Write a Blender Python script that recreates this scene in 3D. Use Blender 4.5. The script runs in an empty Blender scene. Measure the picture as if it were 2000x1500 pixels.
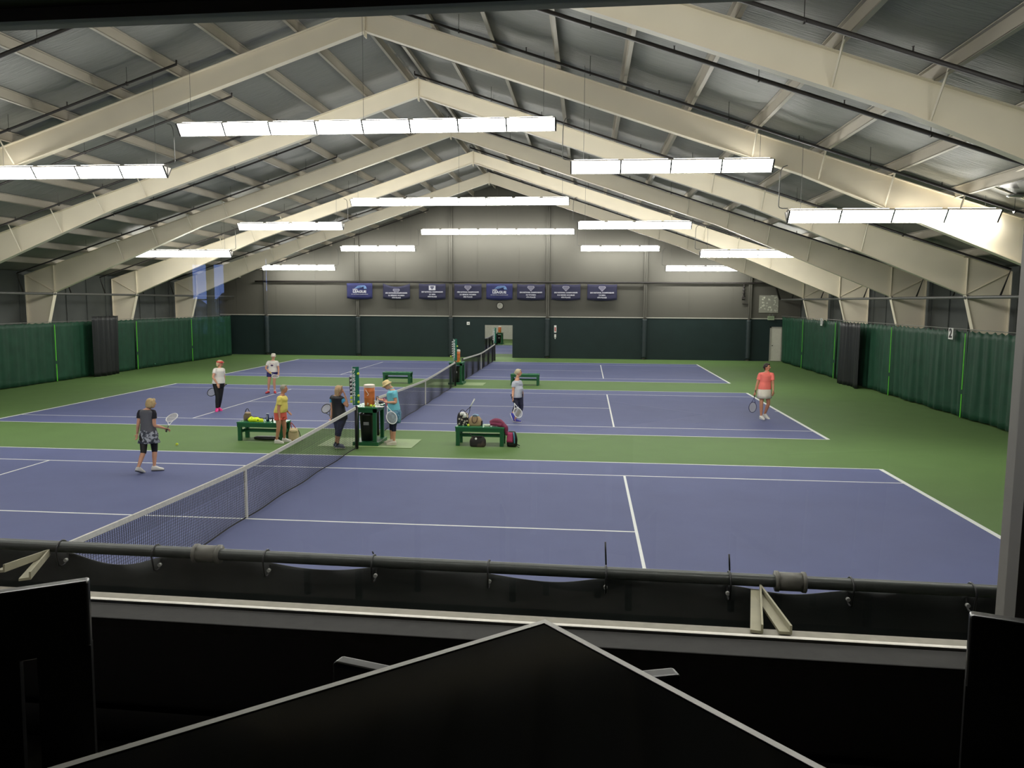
import bpy, bmesh, math, random
from mathutils import Vector, Matrix
random.seed(7)
SC=bpy.context.scene
COL=SC.collection
PI=math.pi
# ---------------------------------------------------------------- camera
def cam_axes(yaw,pitch,roll):
    f=Vector((math.sin(yaw)*math.cos(pitch),math.cos(yaw)*math.cos(pitch),math.sin(pitch)))
    r=Vector((math.cos(yaw),-math.sin(yaw),0)); u=r.cross(f)
    return r*math.cos(roll)+u*math.sin(roll), -r*math.sin(roll)+u*math.cos(roll), f
cr,cu,cf=cam_axes(-0.0951,-0.1059,0.0061)
cd=bpy.data.cameras.new('camera'); cam=bpy.data.objects.new('camera',cd); COL.objects.link(cam)
cam.matrix_world=Matrix(((cr.x,cu.x,-cf.x,5.712),(cr.y,cu.y,-cf.y,-12.419),(cr.z,cu.z,-cf.z,3.711),(0,0,0,1)))
cd.sensor_fit='HORIZONTAL'; cd.sensor_width=36; cd.lens=36*1515.95/2000; cd.clip_start=.05; cd.clip_end=300
SC.camera=cam
# ---------------------------------------------------------------- world (daylight outside the lounge windows), exposure
w=bpy.data.worlds.new('daylight'); SC.world=w; w.use_nodes=True
wb=w.node_tree.nodes['Background']; wb.inputs[0].default_value=(.22,.36,.9,1); wb.inputs[1].default_value=5.5
SC.view_settings.view_transform='Standard'; SC.view_settings.look='None'; SC.view_settings.gamma=1
SC.view_settings.use_curve_mapping=False; SC.view_settings.exposure=0.0
UP=11  # radiance of the upward strips added to brighten the ceiling
LAMP=43          # radiance of the fluorescent lenses
# ---------------------------------------------------------------- materials
def lin(c):
    return tuple(((v/255)/12.92 if v/255<=.04045 else ((v/255+.055)/1.055)**2.4) for v in c)
MATS={}
def mat(name,rgb,rough=.6,metal=0,var=.06,scale=8,bump=0,bscale=40,spec=.5,detail=3,stretch=None,emit=None,coat=0):
    if name in MATS: return MATS[name]
    m=bpy.data.materials.new(name); m.use_nodes=True; nt=m.node_tree; b=nt.nodes['Principled BSDF']
    c=lin(rgb) if max(rgb)>1.01 else rgb
    tc=nt.nodes.new('ShaderNodeTexCoord'); mp=nt.nodes.new('ShaderNodeMapping'); nt.links.new(tc.outputs['Object'],mp.inputs[0])
    if stretch: mp.inputs['Scale'].default_value=stretch
    n=nt.nodes.new('ShaderNodeTexNoise'); n.inputs['Scale'].default_value=scale; n.inputs['Detail'].default_value=detail
    nt.links.new(mp.outputs[0],n.inputs['Vector'])
    mx=nt.nodes.new('ShaderNodeMix'); mx.data_type='RGBA'
    mx.inputs['A'].default_value=tuple(max(0,v*(1-var*2)) for v in c)+(1,); mx.inputs['B'].default_value=tuple(min(1,v*(1+var*2)) for v in c)+(1,)
    nt.links.new(n.outputs['Fac'],mx.inputs['Factor']); nt.links.new(mx.outputs['Result'],b.inputs['Base Color'])
    b.inputs['Roughness'].default_value=rough; b.inputs['Metallic'].default_value=metal
    b.inputs['Specular IOR Level'].default_value=spec; b.inputs['Coat Weight'].default_value=coat
    if bump:
        n2=nt.nodes.new('ShaderNodeTexNoise'); n2.inputs['Scale'].default_value=bscale; n2.inputs['Detail'].default_value=4
        nt.links.new(mp.outputs[0],n2.inputs['Vector'])
        bp=nt.nodes.new('ShaderNodeBump'); bp.inputs['Strength'].default_value=bump; bp.inputs['Distance'].default_value=.02
        nt.links.new(n2.outputs['Fac'],bp.inputs['Height']); nt.links.new(bp.outputs[0],b.inputs['Normal'])
    if emit:
        b.inputs['Emission Color'].default_value=tuple(emit[0])+(1,); b.inputs['Emission Strength'].default_value=emit[1]
    MATS[name]=m; return m
def mat2(name,c1,c2,scale,thr=.5,soft=.03,rough=.8,kind='voronoi',c3=None):
    """two or three colour printed pattern"""
    if name in MATS: return MATS[name]
    m=bpy.data.materials.new(name); m.use_nodes=True; nt=m.node_tree; b=nt.nodes['Principled BSDF']
    tc=nt.nodes.new('ShaderNodeTexCoord')
    if kind=='voronoi':
        n=nt.nodes.new('ShaderNodeTexVoronoi'); n.inputs['Scale'].default_value=scale; out=n.outputs['Distance']
    else:
        n=nt.nodes.new('ShaderNodeTexNoise'); n.inputs['Scale'].default_value=scale; n.inputs['Detail'].default_value=4; out=n.outputs['Fac']
    nt.links.new(tc.outputs['Object'],n.inputs['Vector'])
    r=nt.nodes.new('ShaderNodeValToRGB'); r.color_ramp.elements[0].position=thr-soft; r.color_ramp.elements[1].position=thr+soft
    r.color_ramp.elements[0].color=lin(c1)+(1,); r.color_ramp.elements[1].color=lin(c2)+(1,)
    if c3: e=r.color_ramp.elements.new(min(.98,thr+.12)); e.color=lin(c3)+(1,)
    nt.links.new(out,r.inputs[0]); nt.links.new(r.outputs[0],b.inputs['Base Color']); b.inputs['Roughness'].default_value=rough
    MATS[name]=m; return m
# ---------------------------------------------------------------- mesh helpers
def mk(name,bm,m,parent=None,smooth=False,label=None):
    me=bpy.data.meshes.new(name); bmesh.ops.recalc_face_normals(bm,faces=bm.faces[:]) if bm.faces else None
    bm.to_mesh(me); bm.free()
    for mm in (m if isinstance(m,(list,tuple)) else [m]): me.materials.append(mm)
    if smooth:
        for p in me.polygons: p.use_smooth=True
    o=bpy.data.objects.new(name,me); COL.objects.link(o)
    if parent is not None: o.parent=parent
    if label: o['label']=label
    return o
def thing(name,label,cat,loc=(0,0,0),rz=0,group=None):
    o=bpy.data.objects.new(name,None); COL.objects.link(o); o.location=loc; o.rotation_euler=(0,0,rz); o.empty_display_size=.1
    o['label']=label; o['category']=cat
    if group: o['group']=group
    return o
def tag(o,label,cat,group=None):
    o['label']=label; o['category']=cat
    if group: o['group']=group
    return o
def struct(o,label=None):
    o['kind']='structure'
    if label: o['label']=label
    return o
def BM(): return bmesh.new()
def box(bm,x0,x1,y0,y1,z0,z1,M=None,mi=0):
    vs=[bm.verts.new((x,y,z)) for x in (x0,x1) for y in (y0,y1) for z in (z0,z1)]
    if M is not None:
        for v in vs: v.co=M@v.co
    for f in ((0,1,3,2),(4,6,7,5),(0,4,5,1),(2,3,7,6),(0,2,6,4),(1,5,7,3)):
        fc=bm.faces.new([vs[i] for i in f]); fc.material_index=mi
    return vs
def quad(bm,pts,mi=0):
    f=bm.faces.new([bm.verts.new(p) for p in pts]); f.material_index=mi; return f
def ring(c,u,v,ru,rv,n=12,pw=1.0,ph=0):
    out=[]
    for i in range(n):
        a=2*PI*i/n+ph; ca,sa=math.cos(a),math.sin(a)
        ca=math.copysign(abs(ca)**pw,ca); sa=math.copysign(abs(sa)**pw,sa)
        out.append(c+u*(ru*ca)+v*(rv*sa))
    return out
def loft(bm,rings,cap=True,mi=0):
    vr=[[bm.verts.new(p) for p in r] for r in rings]; n=len(vr[0])
    for a,b in zip(vr[:-1],vr[1:]):
        for i in range(n):
            f=bm.faces.new((a[i],a[(i+1)%n],b[(i+1)%n],b[i])); f.material_index=mi
    if cap:
        f=bm.faces.new(vr[0][::-1]); f.material_index=mi; f=bm.faces.new(vr[-1]); f.material_index=mi
def basis(d):
    d=d.normalized(); a=Vector((0,0,1)) if abs(d.z)<.9 else Vector((1,0,0))
    u=d.cross(a).normalized(); return u,u.cross(d).normalized()
def smoothpts(P,R,k=4):
    if len(P)<3 or k<2: return P,R
    o=[];q=[]
    for i in range(len(P)-1):
        p0=P[max(0,i-1)];p1=P[i];p2=P[i+1];p3=P[min(len(P)-1,i+2)]
        for j in range(k):
            t=j/k
            o.append(.5*((2*p1)+(p2-p0)*t+(2*p0-5*p1+4*p2-p3)*t*t+(3*p1-p0-3*p2+p3)*t**3)); q.append(R[i]*(1-t)+R[i+1]*t)
    o.append(P[-1]);q.append(R[-1]); return o,q
def tube(bm,pts,r,n=8,k=1,cap=True,mi=0,closed=False):
    P=[Vector(p) for p in pts]; R=[r]*len(P) if isinstance(r,(int,float)) else list(r)
    if k>1: P,R=smoothpts(P,R,k)
    u,v=basis(P[1]-P[0]); rings=[]
    for i,p in enumerate(P):
        if closed: t=(P[(i+1)%len(P)]-P[i-1])
        else: t=(P[min(i+1,len(P)-1)]-P[max(i-1,0)])
        t.normalize(); u=(u-t*u.dot(t)); u=u.normalized() if u.length>1e-6 else basis(t)[0]; v=t.cross(u)
        rings.append(ring(p,u,v,R[i],R[i],n))
    if closed:
        vr=[[bm.verts.new(p) for p in rr] for rr in rings]
        for a in range(len(vr)):
            b=(a+1)%len(vr)
            for i in range(n):
                f=bm.faces.new((vr[a][i],vr[a][(i+1)%n],vr[b][(i+1)%n],vr[b][i])); f.material_index=mi
    else: loft(bm,rings,cap,mi)
def blob(bm,c,rx,ry,rz,M=None,seg=12,rg=8,mi=0):
    c=Vector(c); top=None; rows=[]
    for j in range(1,rg):
        th=PI*j/rg; rows.append([(rx*math.sin(th)*math.cos(2*PI*i/seg),ry*math.sin(th)*math.sin(2*PI*i/seg),rz*math.cos(th)) for i in range(seg)])
    tf=(lambda p: c+(M@Vector(p))) if M is not None else (lambda p:c+Vector(p))
    vr=[[bm.verts.new(tf(p)) for p in r] for r in rows]; t=bm.verts.new(tf((0,0,rz))); b=bm.verts.new(tf((0,0,-rz)))
    for i in range(seg):
        j=(i+1)%seg
        bm.faces.new((t,vr[0][i],vr[0][j])).material_index=mi; bm.faces.new((b,vr[-1][j],vr[-1][i])).material_index=mi
        for a,bb in zip(vr[:-1],vr[1:]): bm.faces.new((a[i],bb[i],bb[j],a[j])).material_index=mi
def disc_cyl(bm,c,axis,r,h,n=20,mi=0,r2=None):
    axis=Vector(axis).normalized(); u,v=basis(axis); c=Vector(c)
    loft(bm,[ring(c,u,v,r,r,n),ring(c+axis*h,u,v,r2 or r,r2 or r,n)],True,mi)
def bev(o,wd=.01,seg=2):
    md=o.modifiers.new('bevel','BEVEL'); md.width=wd; md.segments=seg; md.limit_method='ANGLE'; return o
def solid(o,t): md=o.modifiers.new('solid','SOLIDIFY'); md.thickness=t; md.offset=0; return o
def remesh(o,vox,it=3):
    md=o.modifiers.new('remesh','REMESH'); md.mode='VOXEL'; md.voxel_size=vox; md.use_smooth_shade=True
    if it: s=o.modifiers.new('smooth','SMOOTH'); s.iterations=it; s.factor=.5
    return o
def copy_tree(o,parent=None):
    c=o.copy(); COL.objects.link(c)
    if parent is not None: c.parent=parent
    for ch in list(o.children): copy_tree(ch,c)
    return c
def text(name,txt,size,loc,rot,m,parent=None,ext=.004,align='CENTER',sx=1,bold=0):
    cu_=bpy.data.curves.new('t','FONT'); cu_.body=txt; cu_.size=size; cu_.extrude=ext; cu_.align_x=align; cu_.align_y='CENTER'; cu_.offset=bold
    cu_.resolution_u=2; cu_.space_line=.95
    t=bpy.data.objects.new('t',cu_); me=bpy.data.meshes.new_from_object(t); bpy.data.objects.remove(t)
    me.name=name; me.materials.clear(); me.materials.append(m)
    o=bpy.data.objects.new(name,me); COL.objects.link(o); o.location=loc; o.rotation_euler=rot; o.scale=(sx,1,1)
    if parent is not None: o.parent=parent
    return o
ORD=['first','second','third','fourth','fifth','sixth','seventh','eighth','ninth','tenth','eleventh','twelfth','thirteenth','fourteenth','fifteenth']
# ---------------------------------------------------------------- palette
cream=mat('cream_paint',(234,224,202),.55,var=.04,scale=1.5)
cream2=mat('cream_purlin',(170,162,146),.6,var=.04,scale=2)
insul=mat('roof_insulation_facing',(128,128,122),.55,var=.1,scale=3,bump=.9,bscale=5,stretch=(.35,5,1),spec=.25)
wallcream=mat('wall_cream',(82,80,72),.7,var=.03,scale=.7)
wallgreen=mat('wall_dark_green',(20,38,37),.6,var=.15,scale=1.2,spec=.3)
wallgrey=mat('side_wall_grey',(84,88,85),.8,var=.15,scale=1.2)
c_green=mat('court_green',(90,118,67),.7,var=.05,scale=1.3,bump=.08,bscale=300,spec=.22)
c_blue=mat('court_blue',(92,99,138),.7,var=.05,scale=1.1,bump=.08,bscale=300,spec=.22)
c_line=mat('court_line_white',(225,228,225),.5,var=.02)
pipe_dk=mat('dark_pipe',(38,34,32),.5,var=.1)
pipe_gy=mat('grey_pipe',(95,95,92),.45,var=.08)
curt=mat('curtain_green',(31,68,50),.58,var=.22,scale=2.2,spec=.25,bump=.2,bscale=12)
curt_bk=mat('curtain_black',(14,18,20),.5,var=.2,scale=3)
neon=mat('neon_strap',(90,200,40),.5)
white=mat('white_plastic',(225,225,220),.5,var=.03)
black=mat('black_plastic',(10,10,11),.45,var=.1)
net_bk=mat('net_black',(10,12,14),.8)
band=mat('net_white_band',(205,203,195),.7,var=.1,scale=20)
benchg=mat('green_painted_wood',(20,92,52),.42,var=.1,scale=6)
bench_lit_top=mat('green_painted_top',(52,122,82),.22,var=.1,scale=6)  # same green wood, colour lightened for the highlight on the tops
navy=mat('navy_banner',(34,34,62),.75,var=.1)
added_uplens=mat('uplight_lens',(250,250,250),.4,emit=((1,.97,.9),UP),var=0)
lens=mat('fluorescent_lens',(250,250,250),.4,emit=((1,.985,.93),LAMP),var=0)
housing=mat('fixture_housing',(190,186,180),.5)
ribm=mat('lens_frame_dark',(40,38,36),.6)
steel=mat('galvanised_steel',(130,130,125),.45,metal=.3)
# ---------------------------------------------------------------- hall dimensions
YW=38.7; XW=19.25; YF=-10.35
FR=[-4.87,1.4,7.67,13.97,20.2,26.55,32.85]
Z0=11.36; SL=.3333
def rz_(x,c=0): return Z0-SL*abs(x)-c
# floor with courts, lines painted on it
SV=6.572; LB=12.357; DW=5.485; SW=4.115
COURTS=[(0,0),(0,14.783),(0,29.571),(-1.95,47.85)]
bm=BM()
quad(bm,[(-XW-.6,YF-.6,0),(XW+.6,YF-.6,0),(XW+.6,64.5,0),(-XW-.6,64.5,0)],0)
def flat(x0,x1,y0,y1,z,mi): quad(bm,[(x0,y0,z),(x1,y0,z),(x1,y1,z),(x0,y1,z)],mi)
lw=.05
for cx,cy in COURTS:
    flat(cx-LB,cx+LB,cy-DW,cy+DW,.002,1)
    for s in (-1,1):
        y=cy+s*DW; flat(cx-LB,cx+LB,y-.025,y+.025,.004,2)
        y=cy+s*SW; flat(cx-LB,cx+LB,y-lw/2,y+lw/2,.004,2)
        x=cx+s*LB; flat(x-.05,x+.05,cy-DW,cy+DW,.0045,2)
        x=cx+s*SV; flat(x-.025,x+.025,cy-SW,cy+SW,.0045,2)
        flat(min(cx+s*LB,cx+s*(LB-.15)),max(cx+s*LB,cx+s*(LB-.15)),cy-.03,cy+.03,.005,2)
    flat(cx-SV,cx+SV,cy-.025,cy+.025,.004,2)
struct(mk('floor',bm,[c_green,c_blue,c_line]),'indoor court floor, green with three blue tennis courts and white lines')
# walls
def wall_poly(name,pts,m,label): bm=BM(); quad(bm,pts); o=mk(name,bm,m); solid(o,.06); return struct(o,label)
for s,nm in ((-1,'wall_left'),(1,'wall_right')):
    bm=BM(); x=s*(XW+.05)
    box(bm,min(x,x+s*.1),max(x,x+s*.1),YF-.1,64,0,rz_(XW)+.1)
    for k in range(32):                                   # sheet ribs of the wall
        y=YF+.8+k*1.55
        if y<YW: box(bm,min(x,x-s*.05),max(x,x-s*.05),y-.02,y+.02,0,rz_(XW)-.05)
    struct(mk(nm,bm,wallgrey),'dark grey side wall behind the columns')
# back wall with doorway (x -1..0.85, z..2.15) and white door
bm=BM()
DX0,DX1,DZ=-1.0,.85,2.15
def bw(x0,x1,z0,z1,mi,y=YW): box(bm,x0,x1,y,y+.12,z0,z1,mi=mi)
bw(-XW,DX0,0,2.7,1); bw(DX1,XW,0,2.7,1); bw(DX0,DX1,DZ,2.7,1)
vs=[(-XW,2.7),(XW,2.7),(XW,rz_(XW)),(0,Z0),(-XW,rz_(XW))]
a=[bm.verts.new((x,YW,z)) for x,z in vs]; b=[bm.verts.new((x,YW+.12,z)) for x,z in vs]
bm.faces.new(a); bm.faces.new(b[::-1])
for i in range(5): bm.faces.new((a[i],a[(i+1)%5],b[(i+1)%5],b[i]))
for k in range(14):                                       # panel seams
    x=-18+k*2.75; box(bm,x-.012,x+.012,YW-.012,YW,2.72,rz_(x)-.1,mi=0)
struct(mk('wall_back',bm,[wallcream,wallgreen]),'gable wall, cream above and dark green below')
bm=BM(); box(bm,-XW,XW,YW-.035,YW+.0,2.69,2.74); struct(mk('trim_1',bm,mat('trim_cream',(185,182,170),.6)))
# ceiling : sagging insulation between purlins
PX=[.3,1.75,3.3,4.9,6.5,8.1,9.7,11.3,12.9,14.5,16.1,17.7]
bm=BM(); NX=100; NY=150
def sag(x,y):
    ax=abs(x); lo=0
    for i,p in enumerate(PX):
        if ax>=p: lo=i
    a=PX[lo]; b=PX[lo+1] if lo+1<len(PX) else XW
    if ax<PX[0]: a,b=0,PX[0]
    t=(ax-a)/(b-a); h=math.sin(PI*max(0,min(1,t)))
    d=min(abs(y-f) for f in FR+[YW]); e=min(1,d/1.3)
    w_=math.sin(y*5.1+ax*2.3)*.5+math.sin(y*8.7-ax*3.1+1.7)*.35+math.sin(y*2.3+lo*1.9)*.6
    return -.05*h*e+.018*w_*h
for s in (-1,1):
    g=[[None]*(NY+1) for _ in range(NX+1)]
    for i in range(NX+1):
        x=s*XW*i/NX
        for j in range(NY+1):
            y=YF+(YW-YF)*j/NY; g[i][j]=bm.verts.new((x,y,rz_(x)+sag(x,y)))
    for i in range(NX):
        for j in range(NY): bm.faces.new((g[i][j],g[i+1][j],g[i+1][j+1],g[i][j+1]))
o=mk('ceiling',bm,insul,smooth=True); solid(o,.03); struct(o,'grey insulated roof lining sagging between purlins')
# outer roof sheet closes the hall
bm=BM()
for s in (-1,1): quad(bm,[(0,YF-.3,Z0+.3),(s*(XW+.3),YF-.3,rz_(XW)+.2),(s*(XW+.3),64,rz_(XW)+.2),(0,64,Z0+.3)])
struct(solid(mk('ceiling_deck',bm,wallgrey),.05),'roof deck above the lining')
# ---------------------------------------------------------------- steel frames
def inner(x):                      # underside of rafter
    ax=abs(x)
    return 10.5-.335*ax if ax<10.9 else 6.85-(ax-10.9)*(2.85/6.9)
def topz(x): return 11.06-.3295*abs(x)
def strip(bm,pts,y,hw,t):          # flange along x/z polyline
    for (x0,z0),(x1,z1) in zip(pts[:-1],pts[1:]):
        d=Vector((x1-x0,0,z1-z0)).normalized(); n=Vector((-d.z,0,d.x))*t/2
        A=Vector((x0,0,z0));B=Vector((x1,0,z1))
        vs=[bm.verts.new(p+Vector((0,y+yy,0))) for yy in (-hw,hw) for p in (A-n,A+n,B+n,B-n)]
        for f in ((0,1,2,3),(7,6,5,4),(0,4,5,1),(1,5,6,2),(2,6,7,3),(3,7,4,0)): bm.faces.new([vs[i] for i in f])
def webp(bm,pts,y,t=.014):
    a=[bm.verts.new((x,y-t/2,z)) for x,z in pts]; b=[bm.verts.new((x,y+t/2,z)) for x,z in pts]
    bm.faces.new(a); bm.faces.new(b[::-1]); n=len(a)
    for i in range(n): bm.faces.new((a[i],a[(i+1)%n],b[(i+1)%n],b[i]))
def steel_frame():
    t=thing('steel_frame','','steel frame')
    for s in (-1,1):
        low=[(s*x,inner(x)) for x in (0,10.9,17.8)]; top=[(s*17.8,topz(17.8)),(0,topz(0))]
        bm=BM(); webp(bm,low+top,0); strip(bm,low,0,.1,.018); strip(bm,[(0,topz(0)),(s*19.15,topz(19.15))],0,.1,.018)
        mk('rafter',bm,cream,t)
        bm=BM(); webp(bm,[(s*17.8,4.0),(s*17.8,topz(17.8)),(s*19.15,topz(19.15)),(s*19.15,0),(s*18.85,0)],0)
        strip(bm,[(s*17.8,4.0),(s*18.85,0)],0,.1,.018); strip(bm,[(s*19.15,topz(19.15)),(s*19.15,0)],0,.1,.018)
        mk('column',bm,cream,t)
        bm=BM(); strip(bm,[(s*17.8,4.02),(s*17.8,topz(17.8)-.02)],0,.085,.016); mk('knee_plate',bm,cream,t)
        bm=BM(); strip(bm,[(s*17.82,4.03),(s*19.12,topz(19.15)-.02)],0,.06,.012); mk('knee_stiffener',bm,cream,t)
        for x in (9.7,11.3,12.9,14.5):
            for d in (-1,1):
                bm=BM(); A=Vector((s*x,d*.05,inner(x)+.03)); B=Vector((s*x,d*.62,rz_(x)-.2)); tube(bm,[A,B],.022,4); mk('flange_brace',bm,cream,t)
    bm=BM(); strip(bm,[(0,10.36),(0,11.1)],0,.1,.03); mk('ridge_plate',bm,cream,t)
    return t
f0=steel_frame()
fn=['just outside the viewing window and above it','nearest wholly seen at the upper right','second from the window, its peak under the window header','third from the window','fourth from the window','fifth from the window','last one before the gable wall']
for i,y in enumerate(FR):
    f=f0 if i==0 else copy_tree(f0); f.location=(0,y,0)
    f['label']='cream tapered steel roof frame, '+fn[i]; f['group']='steel frames of the hall'
# purlins
def purl(s,x):
    bm=BM(); z=rz_(x)-.02
    box(bm,x-.012,x+.012,YF,YW,z-.23,z); box(bm,x-.012,x+.075,YF,YW,z-.24,z-.22); box(bm,x-.075,x+.012,YF,YW,z-.012,z+.005)
    if s<0:
        for v in bm.verts: v.co.x*=-1
    return bm
for s,side in ((-1,'left'),(1,'right')):
    for k,x in enumerate(PX):
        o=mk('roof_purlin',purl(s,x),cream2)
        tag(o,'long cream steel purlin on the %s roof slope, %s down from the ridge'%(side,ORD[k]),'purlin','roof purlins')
# ---------------------------------------------------------------- sprinkler pipes
PY=[.15,3.28,6.45,9.45,12.7,15.8,18.8,21.9,24.5,27.9,31.0,34.1,37.0]
def pipe(s,y,k):
    rr=.032 if k else .04
    xa=.15 if s>0 else 4.4
    t=thing('sprinkler_pipe','dark sprinkler branch pipe under the %s roof slope, %s line from the viewing window'%('right' if s>0 else 'left',ORD[k]),'pipe',(0,y,0),0,'sprinkler branch pipes')
    bm=BM(); tube(bm,[(s*xa,0,rz_(xa,.45)),(s*18.5,0,rz_(18.5,.42)),(s*18.25,0,3.98)],rr if k!=1 else .045,8); tube(bm,[(s*xa,0,rz_(xa,.45)),(s*xa,0,rz_(xa,.45)+.1)],.02,6); mk('pipe_run',bm,pipe_dk,t,True)
    for x in (2.6,5.7,8.9,12.1,15.3):
        if x<xa: continue
        bm=BM(); tube(bm,[(s*x,0,rz_(x,.45)),(s*x,0,rz_(x,.05))],.006,4); disc_cyl(bm,(s*x-.015,0,rz_(x,.45)),(1,0,0),.05,.03,10); mk('hanger',bm,pipe_dk,t)
    for x in (4.2,7.3,10.5,13.7):
        if x<xa: continue
        bm=BM(); tube(bm,[(s*x,0,rz_(x,.45)),(s*x,0,rz_(x,.45)+.12)],[.016,.012],6); disc_cyl(bm,(s*x,0,rz_(x,.45)+.12),(0,0,1),.022,.006,8); mk('sprinkler_head',bm,pipe_dk,t)
for k,y in enumerate(PY):
    for s in (1,-1): pipe(s,y,k)
for s,side in ((-1,'left'),(1,'right')):
    bm=BM(); tube(bm,[(s*17.86,YF+.3,3.93),(s*17.86,37.9,3.93)],.055,10)
    for y in FR: tube(bm,[(s*17.86,y-.06,3.93),(s*17.86,y+.06,3.93)],.075,10)
    tag(mk('sprinkler_main_pipe',bm,pipe_gy,None,True),'long grey main pipe running level under the knees of the frames on the %s'%side,'pipe')
bm=BM(); tube(bm,[(-16.6,YW-.22,4.96),(17.0,YW-.22,4.96),(17.6,YW-.22,4.75),(17.86,YW-.3,3.93)],.06,10)
tag(mk('wall_pipe',bm,pipe_dk,None,True),'dark horizontal pipe along the gable wall above the banners','pipe')
# ---------------------------------------------------------------- light strings
def string(x0,n,y,zt,label,group):
    P_=1.2167; t=thing('light_string',label,'light fixture',(x0,y,0),0,group)
    W=n*P_; D=.2; H=.27
    bm=BM()
    quad(bm,[(0,-D,zt),(W,-D,zt),(W,D,zt),(0,D,zt)]); quad(bm,[(0,-D,zt),(W,-D,zt),(W,-.05,zt+.06),(0,-.05,zt+.06)]); quad(bm,[(0,D,zt),(W,D,zt),(W,.05,zt+.06),(0,.05,zt+.06)]); quad(bm,[(0,-.05,zt+.06),(W,-.05,zt+.06),(W,.05,zt+.06),(0,.05,zt+.06)])
    box(bm,0,W,-.012,.012,zt-H-.012,zt-H)
    mk('housing',bm,housing,t)
    bm=BM()
    for i in range(n+1):                                     # ribs between lenses
        x=i*P_; box(bm,x-.02,x+.02,-.008,.008,zt-H-.012,zt)
        for s in (-1,1):
            A=Vector((x,s*D,zt)); B=Vector((x,0,zt-H)); nn=Vector((0,s*H,-D)).normalized()*.008
            vs=[bm.verts.new(p+Vector((dx,0,0))) for dx in (-.02,.02) for p in (A-nn,A+nn,B+nn,B-nn)]
            for f in ((0,1,2,3),(7,6,5,4),(0,4,5,1),(1,5,6,2),(2,6,7,3),(3,7,4,0)): bm.faces.new([vs[q] for q in f])
    mk('lens_frame',bm,ribm,t)
    for i in range(n):
        bm=BM(); a=i*P_+.02; b=(i+1)*P_-.02
        for s in (-1,1): quad(bm,[(a,s*(D-.004),zt-.004),(b,s*(D-.004),zt-.004),(b,s*.006,zt-H+.004),(a,s*.006,zt-H+.004)])
        mk('lens',bm,lens,t)
        bm=BM(); quad(bm,[(a+.05,-.045,zt+.066),(b-.05,-.045,zt+.066),(b-.05,.045,zt+.066),(a+.05,.045,zt+.066)]); mk('uplight_lens',bm,added_uplens,t)  # glowing strip added on top to lift the dark ceiling
    for x in (0,W):
        bm=BM(); v=[bm.verts.new((x,yy,zz)) for yy,zz in ((-D,zt),(D,zt),(.0,zt-H))]; bm.faces.new(v); o=mk('end_cap',bm,housing,t); solid(o,.012)
    for x in ([.3,W/2,W-.3] if n>4 else [.3,W-.3]):
        bm=BM(); zt2=rz_(x0+x); tube(bm,[(x,0,zt+.06),(x,0,zt2)],.005,4); mk('hanger_wire',bm,pipe_gy,t)
    e=W if x0<0 else 0; sx=1 if x0<0 else -1
    if n==4:
        bm=BM(); tube(bm,[(e,0,zt+.08),(e+sx*.2,0,zt+.1),(e+sx*.22,0,zt+.3),(e+sx*.2,0,zt+.98),(e+sx*.05,0,zt+1.1)],.012,6,3); mk('conduit',bm,pipe_gy,t,True)
    return t
rn={-7.39:'row nearest the window',7.4:'near row',22.2:'middle row',37.05:'far row by the gable'}
for y in (-7.39,7.4,22.2,37.05):
    r=rn[y]
    string(-4.867,8,y,8.2,'long eight lens light string at the centre of the %s'%r,'long light strings')
    for s,sd in ((-1,'left'),(1,'right')):
        string(5.27 if s>0 else -10.14,4,y,7.15,'inner four lens light string on the %s of the %s'%(sd,r),'short light strings')
        string(10.55 if s>0 else -15.42,4,y,5.93,'low outer four lens light string on the %s of the %s'%(sd,r),'short light strings')
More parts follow.
